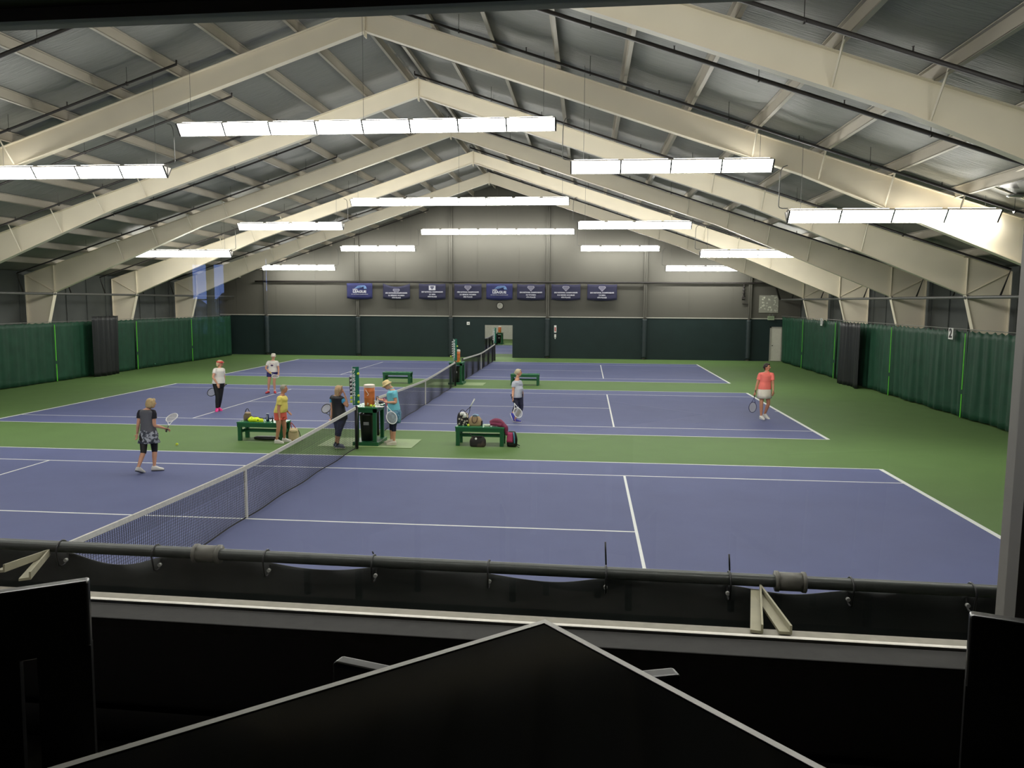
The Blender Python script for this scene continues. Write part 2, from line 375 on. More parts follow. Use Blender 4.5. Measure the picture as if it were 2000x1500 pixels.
# ---------------------------------------------------------------- gable wall fittings
for k,x in enumerate((-15.9,-9.55,-3.25,3.15,9.45,16.05)):
    t=thing('wall_column','cream steel column on the gable wall with dark padding at its foot, %s from the left'%ORD[k],'column',(x,YW-.12,0),0,'gable wall columns')
    bm=BM(); box(bm,-.1,.1,-.08,-.06,2.7,rz_(x)-.15); box(bm,-.1,.1,.1,.12,0,rz_(x)-.15); box(bm,-.01,.01,-.08,.11,0,rz_(x)-.15); mk('column_shaft',bm,wallcream,t)
    bm=BM()
    loft(bm,[ring(Vector((0,.02,z)),Vector((1,0,0)),Vector((0,1,0)),.16+.012*math.sin(z*17),.14,12,.6) for z in [0.12+.1*i for i in range(26)]])
    mk('column_padding',bm,mat('padding_dark',(26,40,42),.6,var=.15),t,True)
def banner(k,x0,x1,zt,zb,lines,league,sagt,lab):
    W=x1-x0; t=thing('banner',lab,'banner',((x0+x1)/2,YW-.27,0),0,'championship banners')
    bm=BM(); N=20; M=6; g=[]
    top=lambda u: zt-(sagt*4*u*(1-u) if sagt>.05 else sagt*(abs(math.sin(2*PI*u))**.7 if 0<u<1 else 0))
    bot=lambda u: zb-.06*4*u*(1-u)
    for i in range(N+1):
        u=i/N; g.append([bm.verts.new((-W/2+W*u,.02*math.sin(u*9+j*.5),top(u)+(bot(u)-top(u))*j/M)) for j in range(M+1)])
    for i in range(N):
        for j in range(M): bm.faces.new((g[i][j],g[i+1][j],g[i+1][j+1],g[i][j+1]))
    o=mk('cloth',bm,mat('banner_league',(28,32,84),.7,var=.15,scale=3) if league else navy,t,True); solid(o,.006)
    for sx in (-1,1):
        bm=BM(); tube(bm,[(sx*(W/2-.04),0,zt-.02),(sx*(W/2-.04),.04,4.93)],.012,5); mk('tie',bm,black,t)
    wt=mat('banner_lettering',(196,196,205),.7); lb=mat('banner_light_blue',(110,140,185),.7)
    R=(PI/2,0,0); z=zt-.52
    if league:
        text('lettering','USTA',.13,(-.3,-.03,zt-.42),R,wt,t,bold=.004)
        bm=BM()
        for q in range(4): tube(bm,[(-.32+.05*q,-.03,zt-.33+.04*q),(.0,-.03,zt-.3+.045*q),(.35,-.03,zt-.22+.02*q),(.5-.02*q,-.03,zt-.4+.05*q)],.014,4,3)
        blob(bm,(.38,-.03,zt-.3),.1,.012,.09); mk('emblem',bm,lb,t)
        text('lettering','LEAGUE',.22,(0,-.03,zt-.56),R,wt,t,sx=1.15,bold=.008)
        for i,l in enumerate(lines): text('lettering',l,.075,(0,-.03,zt-.73-.085*i),R,wt,t)
    else:
        s=.22; bm=BM(); c=zt-.24-(sagt if sagt>.05 else 0)
        if 'shieldbox' in lab or k==2:
            box(bm,-.22,.22,-.03,-.024,c-.2,c+.1); mk('emblem',bm,wt,t); bm=BM(); vs=[(-.12,c+.06),(.12,c+.06),(.13,c-.02),(0,c-.17),(-.13,c-.02)]
            quad(bm,[(x,-.034,z_) for x,z_ in vs]); mk('emblem',bm,mat('emblem_grey',(90,90,110),.7),t)
        else:
            vs=[(-.2,c+.1),(.2,c+.1),(.24,c-.0),(0,c-.24),(-.24,c-.0)]
            bm.faces.new([bm.verts.new((x,-.032,z_)) for x,z_ in vs]); o=mk('emblem',bm,mat('emblem_silver',(150,148,165),.6),t); solid(o,.004)
            bm=BM()
            for q,(w_,zz) in enumerate(((.17,.05),(.19,-.01),(.13,-.07),(.08,-.13))): box(bm,-w_,w_,-.04,-.036,c+zz-.012,c+zz+.012)
            mk('emblem',bm,navy,t)
        zz=zt-.56-(.08 if sagt>.05 else 0)
        text('lettering',lines[0],.125,(0,-.03,zz),R,wt,t,sx=(W*.88)/(len(lines[0])*.125*.62),bold=.004)
        text('lettering',lines[1],.12,(0,-.03,zz-.16),R,wt,t,bold=.004); text('lettering',lines[2],.12,(0,-.03,zz-.31),R,wt,t,bold=.004)
BN=[(-10.24,-8.5,['2012 NATIONAL CHAMPIONSHIPS'],1,.0,'blue league banner at the far left of the row'),
 (-7.79,-5.96,['2012 NATIONAL CHAMPIONSHIPS','3.5 SENIOR WOMEN','4TH PLACE'],0,.22,'navy banner whose top edge sags deeply, second from the left'),
 (-5.36,-3.57,['2007 NATIONAL CHAMPIONSHIPS','3.5 MEN','4TH PLACE'],0,.04,'navy banner with a white boxed emblem, third from the left'),
 (-2.99,-1.18,['1998 NATIONAL CHAMPIONSHIPS','3.5 SENIOR WOMEN','3RD PLACE'],0,.045,'navy banner with a shield, fourth from the left'),
 (-.87,.66+.2,['2010 NATIONAL CHAMPIONSHIPS'],1,.0,'blue league banner right above the wall clock'),
 (1.15,2.98,['2012 NATIONAL CHAMPIONSHIPS','4.0 WOMEN','4TH PLACE'],0,.045,'navy womens banner just right of the banner above the clock'),
 (3.4,5.28,['2012 NATIONAL CHAMPIONSHIPS','10.0 MIXED DOUBLES','4TH PLACE'],0,.045,'navy mixed doubles banner, second from the right'),
 (5.72,7.63,['2012 NATIONAL CHAMPIONSHIPS','7.0 MEN','4TH PLACE'],0,.03,'navy mens banner at the right end of the row')]
for k,(a,b,l,lg,sg,lab) in enumerate(BN): banner(k,a,b,4.86,3.86,l,lg,sg,lab+' on the gable wall')
t=thing('wall_clock','round wall clock with dark rim below the banners','clock',(.01,YW,3.43))
bm=BM(); disc_cyl(bm,(0,-.05,0),(0,1,0),.21,.05,28); mk('clock_face',bm,mat('clock_face',(175,172,160),.5),t)
bm=BM(); tube(bm,[(.215*math.cos(a*PI/16),-.05,.215*math.sin(a*PI/16)) for a in range(32)],.022,6,closed=True); mk('rim',bm,pipe_dk,t,True)
bm=BM(); box(bm,-.006,.006,-.06,-.056,0,.14); box(bm,-.1,0,-.06,-.056,-.006,.006); mk('hands',bm,black,t)
# white door, exit sign, plastic covered window, switch, sign, valve
t=thing('door','white metal door in the dark green gable wall at its right end','door',(17.44,YW,0))
bm=BM(); box(bm,.04,.66,-.06,-.01,.02,2.13); bev(mk('door_leaf',bm,mat('door_white',(196,193,180),.5),t))
bm=BM(); box(bm,-.04,.04,-.08,0,0,2.2); box(bm,.66,.74,-.08,0,0,2.2); box(bm,-.04,.74,-.08,0,2.13,2.2); mk('door_frame',bm,mat('door_frame',(150,148,138),.5),t)
bm=BM(); blob(bm,(.12,-.11,1.0),.035,.035,.035); disc_cyl(bm,(.12,-.1,1.0),(0,1,0),.02,.06); mk('knob',bm,black,t,True)
t=thing('exit_sign','small pale green exit sign above the white door','sign',(17.42,YW,2.76))
bm=BM(); box(bm,-.2,.2,-.09,-.01,-.13,.13); mk('sign_box',bm,mat('exit_box',(150,165,135),.5),t)
text('lettering','EXIT',.15,(0,-.095,.0),(PI/2,0,0),mat('exit_letters',(60,90,55),.5),t)
for sx in (-1,1):
    bm=BM(); disc_cyl(bm,(sx*.1,-.12,.19),(0,1,0),.05,.07,12); mk('emergency_lamp',bm,pipe_gy,t)
bm=BM(); box(bm,16.65,17.85,YW-.03,YW,3.1,4.2)
o=mk('window_1',bm,mat2('crinkled_plastic',(150,150,138),(225,225,205),7,.62,.06,.15,'noise')); struct(o,'small window covered with crinkled shiny plastic')
t=thing('wall_switch','small white box on the green wall left of the doorway','switch',(-2.1,YW,2.25))
bm=BM(); box(bm,-.1,.1,-.04,0,-.1,.1); bev(mk('cover',bm,white,t)); bm=BM(); box(bm,-.025,.025,-.055,-.04,-.03,.03); mk('toggle',bm,black,t)
t=thing('wall_sign','narrow vertical white and red sign on the green wall right of the doorway','sign',(3.67,YW,1.75))
bm=BM(); box(bm,-.075,.075,-.03,0,-.05,.42); box(bm,-.06,.06,-.03,0,-.38,-.14); box(bm,-.03,.03,-.03,0,-.47,-.41); mk('sign_board',bm,white,t)
bm=BM(); box(bm,-.045,.045,-.035,-.03,.02,.3); mk('red_field',bm,mat('sign_red',(180,90,90),.6),t)
bm=BM(); box(bm,-.07,.1,-.034,-.03,-.16,-.11); mk('dark_stripe',bm,black,t)
t=thing('riser_valve','dark valve assembly on a vertical pipe below the wall pipe near the right corner','valve',(15.65,YW,0))
bm=BM(); tube(bm,[(0,-.2,4.95),(0,-.2,3.95)],.05,8); 
for z in (4.7,4.5,4.3,4.1): disc_cyl(bm,(0,-.2,z),(0,0,1),.09,.05,10)
mk('riser',bm,pipe_dk,t,True); bm=BM(); disc_cyl(bm,(-.12,-.26,3.98),(1,0,0),.1,.16,12); mk('valve',bm,pipe_dk,t); bm=BM(); box(bm,-.05,.3,-.1,-.03,3.62,3.66); mk('bracket',bm,pipe_dk,t)
# ---------------------------------------------------------------- side curtains
def curtain(s,x,y0,y1,zt,zb,m,lab,amp=.06,wl=.55,sagv=.05,seed=1,strap=True,group='green side curtains'):
    t=thing('side_curtain',lab,'curtain',(s*x,y0,0),0,group)
    L=y1-y0; N=int(L/.045); M=14; rnd=random.Random(seed); ph=[rnd.uniform(0,6) for _ in range(4)]
    bm=BM(); g=[]
    for i in range(N+1):
        y=L*i/N; col=[]
        hang=abs(math.sin(PI*y/.43))
        for j in range(M+1):
            v=j/M; pin=.35+.65*v
            wv=math.sin(2*PI*y/wl+ph[0]+.5*math.sin(v*2+ph[1]))*.6+math.sin(2*PI*y/(wl*.43)+ph[2])*.3*(1-v*.7)+math.sin(2*PI*y/2.3+ph[3])*.8
            top=zt-sagv*hang
            col.append(bm.verts.new((amp*wv*pin,y,top+(zb-top)*v)))
        g.append(col)
    for i in range(N):
        for j in range(M): bm.faces.new((g[i][j],g[i+1][j],g[i+1][j+1],g[i][j+1]))
    o=mk('curtain_cloth',bm,m,t,True); solid(o,.008)
    if strap:
        bm=BM(); box(bm,-s*.1-.008,-s*.1+.008,L-.02,L+.02,.95,zt-.1); box(bm,-s*.1-.008,-s*.1+.008,L-.02,L+.02,.03,.8)
        mk('neon_strap',bm,neon,t)
    return t
def curts(s,zt,zb,edges,side,dark):
    k=0
    for a,b in zip(edges[:-1],edges[1:]):
        curtain(s,18.0,a,b,zt,zb,curt,'dark green vinyl curtain along the %s side, %s panel from the window'%(side,ORD[k]),seed=k*3+s,strap=b<37,sagv=.04 if s<0 else .07,amp=.04 if s<0 else .07); k+=1
    a,b=dark
    curtain(s,17.55,a,b,2.9 if s<0 else 2.86,.0,curt_bk,'black curtain panel overlapping the green curtains on the %s side'%side,.09,.4,.02,9,False,None)
curts(-1,2.66,.03,[-9.4,-4.87,1.4,7.67,13.97,20.15,26.5,32.25,37.6],'left',(22.3,24.4))
curts(1,2.87,.05,[-9.4,-4.87,1.4,7.67,13.97,20.1,27.2,33.0,38.2],'right',(22.6,25.4))
for s,zt,e,side in ((-1,2.68,37.7,'left'),(1,2.9,38.3,'right')):
    bm=BM(); tube(bm,[(s*18.0,-9.5,zt),(s*18.0,e,zt)],.012,6); tag(mk('curtain_cable',bm,steel),'thin steel cable the %s side curtains hang from'%side,'cable')
for y,z,n,lab in ((14.9,2.78,'2','small white card with a 2 at the top of the right side curtain'),(29.4,2.8,'1','small white card with a 1 at the top of the right side curtain, farther back')):
    t=thing('number_card',lab,'sign',(17.86,y,z)); bm=BM(); box(bm,-.006,.006,-.16,.16,-.24,.14); mk('card',bm,white,t)
    text('digit',n,.42,(-.012,0,-.05),(PI/2,0,-PI/2),black,t,bold=.012)
# ---------------------------------------------------------------- nets
def net(cx,cy,label):
    t=thing('tennis_net',label,'net',(cx,cy,0),0,'court nets')
    hw=DW+.914; top=lambda y: .914+.156*(abs(y)/hw)**1.25
    r=.0032; bm=BM()
    def strand(P,rr=r):
        P=[Vector(p) for p in P]; rings=[[p+Vector((rr,0,0)),p+Vector((-rr*.5,rr*.87,rr*.87)),p+Vector((-rr*.5,-rr*.87,-rr*.87))] for p in P]; loft(bm,rings,False)
    n=int(2*hw/.047)
    for i in range(n+1):
        y=-hw+2*hw*i/n; tp=top(y)-.03; P=[Vector((0,y,tp)),Vector((.02*math.sin(y*3),y,.03))]
        rings=[[p+Vector((r,0,0)),p+Vector((-r*.5,r*.87,0)),p+Vector((-r*.5,-r*.87,0))] for p in P]; loft(bm,rings,False)
    for j in range(1,21):
        P=[(.02*math.sin((-hw+2*hw*i/40)*3)*j/21,-hw+2*hw*i/40,(top(-hw+2*hw*i/40)-.03)*(1-j/21)+.03*j/21) for i in range(41)]; strand(P)
        if j<6: strand([(p[0]+.01,p[1],p[2]-.02) for p in P])
    mk('mesh',bm,net_bk,t)
    bm=BM(); tube(bm,[(.02*math.sin(y*3),y,.03) for y in [-hw+2*hw*i/40 for i in range(41)]],.012,5); mk('bottom_rope',bm,net_bk,t)
    bm=BM(); rings=[]
    for i in range(41):
        y=-hw+.08+(2*hw-.16)*i/40; z=top(y); rings.append([Vector((x,y,z+dz)) for x,dz in ((.012,0),(.016,-.065),(-.016,-.065),(-.012,0),(0,.008))])
    loft(bm,rings); mk('headband',bm,band,t)
    bm=BM(); box(bm,-.018,.018,-.028,.028,.02,.92); mk('center_strap',bm,band,t)
    for s in (-1,1):
        bm=BM(); disc_cyl(bm,(0,s*hw,0),(0,0,1),.042,1.07,14); disc_cyl(bm,(0,s*hw,1.07),(0,0,1),.03,.02,12); mk('post',bm,black,t,True)
    return t
for (cx,cy),l in zip(COURTS,('tennis net across the nearest court, running up from under the rail','tennis net across the middle court','tennis net across the far court by the gable wall','tennis net in the next hall seen through the doorway')): net(cx,cy,l)
# ---------------------------------------------------------------- tennis balls
ballm=mat('tennis_ball_felt',(200,220,40),.8,var=.08,scale=60)
def ball(x,y,z,lab,grp=None,r=.034):
    bm=BM(); blob(bm,(0,0,0),r,r,r,None,12,8)
    o=mk('tennis_ball',bm,ballm,None,True); o.location=(x,y,z); tag(o,lab,'ball',grp)
    bm=BM(); tube(bm,[(r*1.01*math.cos(a)*math.cos(.5*math.sin(2*a)),r*1.01*math.sin(a)*math.cos(.5*math.sin(2*a)),r*1.01*math.sin(.5*math.sin(2*a))) for a in [2*PI*i/24 for i in range(24)]],.0016,4,closed=True); mk('seam',bm,white,o)
    return o
# ---------------------------------------------------------------- kiosks at the net ends
org=mat('cooler_orange',(224,124,62),.45); orl=mat('cooler_lid',(230,215,200),.45)
mgreen=mat('light_green_mat',(128,152,96),.55,var=.06)
teal=mat('score_green',(20,105,82),.45)
def flat_(bm,x0,x1,y0,y1,h): box(bm,x0,x1,y0,y1,0.0055,h+.004)
def kiosk(cx,y,which,full=True):
    t=thing('court_table','green wooden table with open sides at the end of %s net'%which,'table',(cx,y,0),0,'net end tables')
    X0,X1,Y0,Y1,H=-.2,.42,.38,1.25,1.0
    bm=BM(); box(bm,X0,X1,Y0,Y1,H-.04,H); bev(mk('table_top',bm,bench_lit_top,t),.008)
    bm=BM()
    for a,b,c,d in ((X0+.03,X1-.03,Y0+.03,Y0+.05),(X0+.03,X1-.03,Y1-.05,Y1-.03),(X0+.03,X0+.05,Y0+.03,Y1-.03),(X1-.05,X1-.03,Y0+.03,Y1-.03)): box(bm,a,b,c,d,H-.14,H-.04)
    mk('apron',bm,benchg,t)
    for x in (X0+.03,X1-.12):
        for yy in (Y0+.03,Y1-.12):
            bm=BM(); box(bm,x,x+.09,yy,yy+.09,.1,H-.04); bev(mk('leg',bm,benchg,t),.006)
    bm=BM(); box(bm,X0-.02,X1+.03,Y0-.02,Y1+.03,0,.1); bev(mk('base',bm,benchg,t),.008)
    b=thing('trash_bin','black rubbish bin with a pale label inside the green table at %s net'%which,'bin',(cx+.08,y+.74,.1),0,'bins in the net end tables')
    bm=BM(); loft(bm,[ring(Vector((0,0,z)),Vector((1,0,0)),Vector((0,1,0)),r,r+.05,20,.55) for z,r in ((0,.15),(.35,.17),(.66,.185),(.67,.2),(.7,.2),(.7,.17),(.6,.165))]); mk('bin_body',bm,black,b,True)
    bm=BM(); box(bm,-.05,.09,-.235,-.228,.42,.5); mk('bin_label',bm,mat('label_grey',(140,140,140),.5),b)
    bm=BM(); blob(bm,(.0,0,.66),.15,.17,.05); mk('bin_liner',bm,mat('liner',(16,16,18),.3),b,True)
    c=thing('drinks_cooler','orange drinks cooler with white lid on the table at %s net'%which,'cooler',(cx+.12,y+.78,H),0,'orange coolers')
    bm=BM(); U=Vector((1,0,0));V=Vector((0,1,0))
    loft(bm,[ring(Vector((0,0,z)),U,V,r,r,24) for z,r in ((0,.125),(.02,.13),(.2,.135),(.21,.139),(.22,.135),(.36,.137),(.37,.141),(.38,.138),(.47,.138))]); mk('cooler_body',bm,org,c,True)
    bm=BM(); loft(bm,[ring(Vector((0,0,z)),U,V,r,r,24) for z,r in ((.47,.145),(.53,.145),(.545,.135),(.55,.12))]); mk('lid',bm,orl,c)
    bm=BM(); disc_cyl(bm,(0,-.13,.06),(0,-1,0),.018,.05,8); disc_cyl(bm,(0,-.17,.03),(0,0,1),.012,.06,8); mk('tap',bm,orl,c)
    bm=BM(); tube(bm,[(-.06,-.14,.42),(-.03,-.155,.38),(.0,-.155,.34),(.02,-.155,.3),(-.02,-.153,.27)],.008,6,2); mk('handle',bm,orl,c)
    bm=BM(); flat_(bm,-1.1,1.35,.2,1.45,.006)
    m=mk('floor_mat',bm,mgreen); m.location=(cx,y,0); tag(m,'pale green rectangular mat under the table at %s net'%which,'mat','mats under the tables')
    return t
def flat_(bm,x0,x1,y0,y1,h): box(bm,x0,x1,y0,y1,0.0055,h+.004)
def scoreboard(cx,y,which,n):
    t=thing('scoreboard','tall narrow green scoreboard with white numerals on the post of %s net'%which,'scoreboard',(cx,y,1.09),0,'post scoreboards')
    bm=BM(); box(bm,-.075,.015,-.03,-.014,.02,.98); mk('number_panel',bm,teal,t)
    bm=BM(); M=Matrix.Translation((.015,-.014,0))@Matrix.Rotation(-1.0,4,'Z'); box(bm,0,.09,0,.016,.02,.98,Matrix.Translation((.015,-.03,0))@Matrix.Rotation(.9,4,'Z')); mk('number_panel',bm,teal,t)
    bm=BM(); box(bm,-.085,-.075,-.035,-.005,.0,.98); mk('edge_strip',bm,white,t)
    bm=BM(); tube(bm,[(0,0,-.02),(0,0,.98)],.014,8); mk('pole',bm,steel,t)
    for k,ch in enumerate('7654321'): text('numeral',ch,.13,(-.035,-.034,.88-.115*k),(PI/2,0,0),white,t,bold=.006)
    text('numeral','GAME',.035,(-.035,-.034,.1),(PI/2,-PI/2,0),white,t)
    for k in range(7):
        bm=BM(); tube(bm,[(-.08,-.01,.86-.1*k),(-.115,-.01,.86-.1*k),(-.13,-.01,.84-.1*k)],.012,6); blob(bm,(-.125,-.01,.84-.1*k),.022,.022,.03); mk('ball_holder',bm,white,t,True)
    if n>=1:
        bm=BM(); disc_cyl(bm,(-.125,.03,.27),(-.05,0,1),.036,.45,12); mk('black_tube',bm,black,t,True)
kiosk(0,6.399,'the nearest'); kiosk(-.17,21.18,'the middle'); kiosk(-1.95,54.25,'the next hall\'s')
scoreboard(0,6.399,'the nearest',2); scoreboard(0,21.18,'the middle',1); scoreboard(0,35.97,'the far',0)
for dx,dz,l in ((.075,.81,'topmost ball on the right edge'),(.075,.26,'ball just above the lowest on the right edge'),(.075,.1,'lowest ball on the right edge'),(-.11,.2,'upper ball at the lower left edge'),(-.11,.11,'lower ball at the lower left edge')):
    ball(dx,6.36,1.09+dz,'yellow tennis ball, '+l+' of the nearest scoreboard','balls on the nearest scoreboard')
ball(.25,6.86,1.034,'yellow tennis ball on the green table, left of two','balls on the table'); ball(.335,6.84,1.034,'yellow tennis ball on the green table, right of two','balls on the table')
ball(.09,21.16,1.75,'tennis ball beside the top of the middle scoreboard'); ball(-.2,21.2,1.3,'tennis ball at the lower left of the middle scoreboard')
ball(.12,21.7,1.034,'tennis ball on the table by the middle scoreboard')
ball(-3.5,4.15,.44,'bright yellow tennis ball dropping in the air beside the woman in charcoal')
# white cups, bottle and paper on the near table
t=thing('spray_bottle','small white bottle on the green table by the cooler','bottle',(.3,7.3,1.0)); bm=BM(); loft(bm,[ring(Vector((0,0,z)),Vector((1,0,0)),Vector((0,1,0)),r,r,12) for z,r in ((0,.03),(.1,.032),(.13,.015),(.16,.013))]); mk('bottle_body',bm,white,t,True)
bm=BM(); disc_cyl(bm,(0,0,.16),(0,0,1),.016,.03); box(bm,-.04,.015,-.01,.01,.185,.205); mk('nozzle',bm,mat('pinkish',(200,170,170),.5),t)
t=thing('paper_cup','crumpled white paper bag standing on the green table','paper bag',(.4,7.05,1.0)); bm=BM(); loft(bm,[ring(Vector((-.02*i,0,.03*i)),Vector((1,0,0)),Vector((0,1,0)),.05-.004*i,.035-.005*i,8,.7) for i in range(6)]); mk('bag',bm,white,t)
bm=BM(); box(bm,.28,.56,6.84,7.02,1.0,1.006); tag(mk('paper_sheet',bm,white),'flat white sheet of paper on the green table','paper')
t=thing('sunglasses_case','small dark case held near the table edge by the hat wearer','case',(.36,7.36,1.03)); bm=BM(); blob(bm,(0,0,.02),.07,.035,.035); mk('case_shell',bm,black,t,True)
# ---------------------------------------------------------------- benches
def bench(label):
    t=thing('bench',label,'bench',group='green courtside benches')
    L,W,H=1.28,.56,.5
    bm=BM()
    for k in range(3): box(bm,-L/2,L/2,-W/2+k*W/3+.004,-W/2+(k+1)*W/3-.004,H-.035,H)
    bev(mk('seat',bm,bench_lit_top,t),.006)
    for s in (-1,1):
        bm=BM(); box(bm,-L/2+.01,L/2-.01,s*(W/2-.03)-.02,s*(W/2-.03)+.02,H-.13,H-.036); mk('apron',bm,benchg,t)
    for sx in (-1,1):
        for sy in (-1,1):
            bm=BM(); box(bm,sx*(L/2-.07)-.05,sx*(L/2-.07)+.05,sy*(W/2-.055)-.04,sy*(W/2-.055)+.04,0,H-.036); bev(mk('leg',bm,benchg,t),.006)
        bm=BM(); box(bm,sx*(L/2-.07)-.02,sx*(L/2-.07)+.02,-W/2+.09,W/2-.09,.2,.28); mk('end_rail',bm,benchg,t)
    bm=BM(); box(bm,-L/2+.08,L/2-.08,-.02,.02,.2,.29); mk('stretcher',bm,benchg,t)
    return t
b0=bench('green wooden bench left of the nearest table, with a yellow bag on it'); b0.location=(-2.82,7.36,0)
for loc,lab in (((3.02,7.38,0),'green wooden bench right of the nearest table, loaded with bags'),((-2.78,22.0,0),'empty green bench left of the middle table'),((3.02,22.0,0),'green bench partly behind the person in the grey tee'),((-4.73,55,0),'green bench in the next hall')):
    c=copy_tree(b0); c.location=loc; c['label']=lab
# ---------------------------------------------------------------- rackets
def racket(grip,head,nrm,frame,hand,label,a=.125,b=.165,strm=None):
    """grip and head are world points; nrm hints the string-bed normal"""
    G=Vector(grip);H=Vector(head); v=(H-G).normalized(); n=Vector(nrm); n=(n-v*n.dot(v)).normalized(); u=v.cross(n)
    t=thing('tennis_racket',label,'racket',G,0,'tennis rackets')
    Hc=v*.46; 
    bm=BM(); tube(bm,[Hc+u*(a*math.cos(q))+v*(b*math.sin(q)) for q in [2*PI*i/32 for i in range(32)]],.011,6,closed=True); mk('hoop',bm,frame,t,True)
    bm=BM()
    for s in (-1,1): tube(bm,[v*.12,v*.18+u*s*.012,v*.27+u*s*.045,Hc-v*b*.82+u*s*a*.55],.009,6,2)
    mk('throat',bm,frame,t,True)
    bm=BM()
    for i in range(-7,8):
        k=i/8; w_=math.sqrt(1-k*k)
        tube(bm,[Hc+u*(a*k)-v*(b*w_),Hc+u*(a*k)+v*(b*w_)],.0012,3,cap=False); tube(bm,[Hc+v*(b*k)-u*(a*w_),Hc+v*(b*k)+u*(a*w_)],.0012,3,cap=False)
    for i in range(-7,8):
        k=(i+.5)/8; 
        if abs(k)<1:
            w_=math.sqrt(1-k*k); tube(bm,[Hc+v*(b*k)-u*(a*w_),Hc+v*(b*k)+u*(a*w_)],.0012,3,cap=False); tube(bm,[Hc+u*(a*k)-v*(b*w_),Hc+u*(a*k)+v*(b*w_)],.0012,3,cap=False)
    mk('strings',bm,strm or mat('racket_strings',(190,188,180),.6),t)
    bm=BM(); tube(bm,[-v*.09,v*.12],.016,8); tube(bm,[-v*.1,-v*.08],.019,8); mk('grip_tape',bm,hand,t,True)
    return t
# ---------------------------------------------------------------- bags and belongings
def softbox(bm,w,d,h,pw=.6,belly=.05,n=24,top=.75,rows=8):
    U=Vector((1,0,0));V=Vector((0,1,0)); R=[]
    for i in range(rows+1):
        f=i/rows; k=1+belly*math.sin(PI*f)-(1-top)*max(0,f-.6)/.4
        e=.9 if i in (0,rows) else 1
        R.append(ring(Vector((0,0,h*f)),U,V,w/2*k*e,d/2*k*e*(1-.35*f),n,pw))
    loft(bm,R)
BY=.5
# left bench
t=thing('handbag','taupe slouchy handbag at the left end of the left bench','bag',(-3.28,7.38,BY)); bm=BM(); softbox(bm,.2,.16,.22,top=.6); mk('bag_body',bm,mat2('taupe_bag',(120,104,84),(70,60,50),9,.55,.1,.8,'noise'),t,True)
bm=BM(); tube(bm,[(-.07,0,.2),(-.03,0,.3),(.02,0,.31),(.06,0,.2)],.01,6,3); mk('strap',bm,black,t,True); bm=BM(); blob(bm,(.02,-.02,.2),.09,.06,.04); mk('scarf',bm,mat('pale_cloth',(170,150,130),.8),t,True)
t=thing('yellow_bundle','neon yellow bundled jacket with dark patches on the left bench','jacket',(-3.1,7.2,BY)); bm=BM()
for x,y,z,r in ((0,0,.05,.1),(.1,.02,.05,.09),(.2,0,.04,.08),(-.02,.06,.07,.07),(.14,.05,.06,.07),(.28,.02,.03,.05)): blob(bm,(x,y,z),r,r*.75,.06)
o=mk('cloth',bm,mat2('neon_cloth',(10,10,10),(215,235,20),11,.22,.02,.7),t,True); remesh(o,.012)
racket((-2.72,7.5,BY+.05),(-3.08,7.42,BY+.06),(0,-.25,1),mat('racket_dark',(20,20,22),.4),black,'dark tennis racket lying flat on the left bench, pale strings')
t=thing('ball_can','tall blue can with white print on the left bench','can',(-2.69,7.3,BY)); bm=BM(); disc_cyl(bm,(0,0,0),(0,0,1),.037,.2,18); mk('can_body',bm,mat('can_blue',(24,40,90),.35),t,True)
bm=BM(); disc_cyl(bm,(0,0,.2),(0,0,1),.039,.012,18); mk('cap',bm,mat('can_cap',(150,160,170),.4),t); bm=BM(); box(bm,-.008,.008,-.04,-.036,.05,.17); mk('white_print',bm,white,t)
t=thing('slim_bottle','slim dark bottle beside the blue can on the left bench','bottle',(-2.56,7.3,BY)); bm=BM(); loft(bm,[ring(Vector((0,0,z)),Vector((1,0,0)),Vector((0,1,0)),r,r,10) for z,r in ((0,.022),(.06,.02),(.08,.007),(.14,.006))]); mk('bottle_body',bm,black,t,True)
bm=BM(); disc_cyl(bm,(0,0,.14),(0,0,1),.009,.012,8); mk('cap',bm,steel,t)
t=thing('racket_bag','flat black and grey racket bag on the floor under the left bench','bag',(-2.75,7.4,0)); bm=BM(); loft(bm,[ring(Vector((0,0,z)),Vector((1,0,0)),Vector((0,1,0)),r,r*.35,20) for z,r in ((0,.36),(.02,.38),(.05,.38),(.075,.33))]); mk('bag_body',bm,black,t,True)
bm=BM(); loft(bm,[ring(Vector((.02,0,z)),Vector((1,0,0)),Vector((0,1,0)),r,r*.3,20) for z,r in ((.076,.28),(.084,.22))]); mk('pale_panel',bm,mat('bag_grey',(150,150,150),.6),t)
t=thing('canvas_backpack','cream canvas backpack standing on the floor at the right end of the left bench','backpack',(-1.98,7.28,0),.15); bm=BM(); softbox(bm,.26,.17,.34,.55); mk('bag_body',bm,mat('canvas',(196,178,138),.85,bump=.3),t,True)
bm=BM(); blob(bm,(.01,-.06,.27),.115,.05,.055); mk('flap',bm,mat('canvas_flap',(205,188,148),.85),t,True)
bm=BM(); tube(bm,[(-.04,-.02,.33),(-.08,.05,.48),(-.02,.05,.42),(.06,.0,.33)],.012,6,3); mk('red_strap',bm,mat('strap_red',(150,60,55),.7),t,True)
bm=BM(); tube(bm,[(.12,.03,.28),(.17,.0,.15),(.2,-.02,.03),(.24,-.02,.01)],.01,6,3); mk('strap',bm,mat('strap_brown',(60,40,30),.7),t,True)
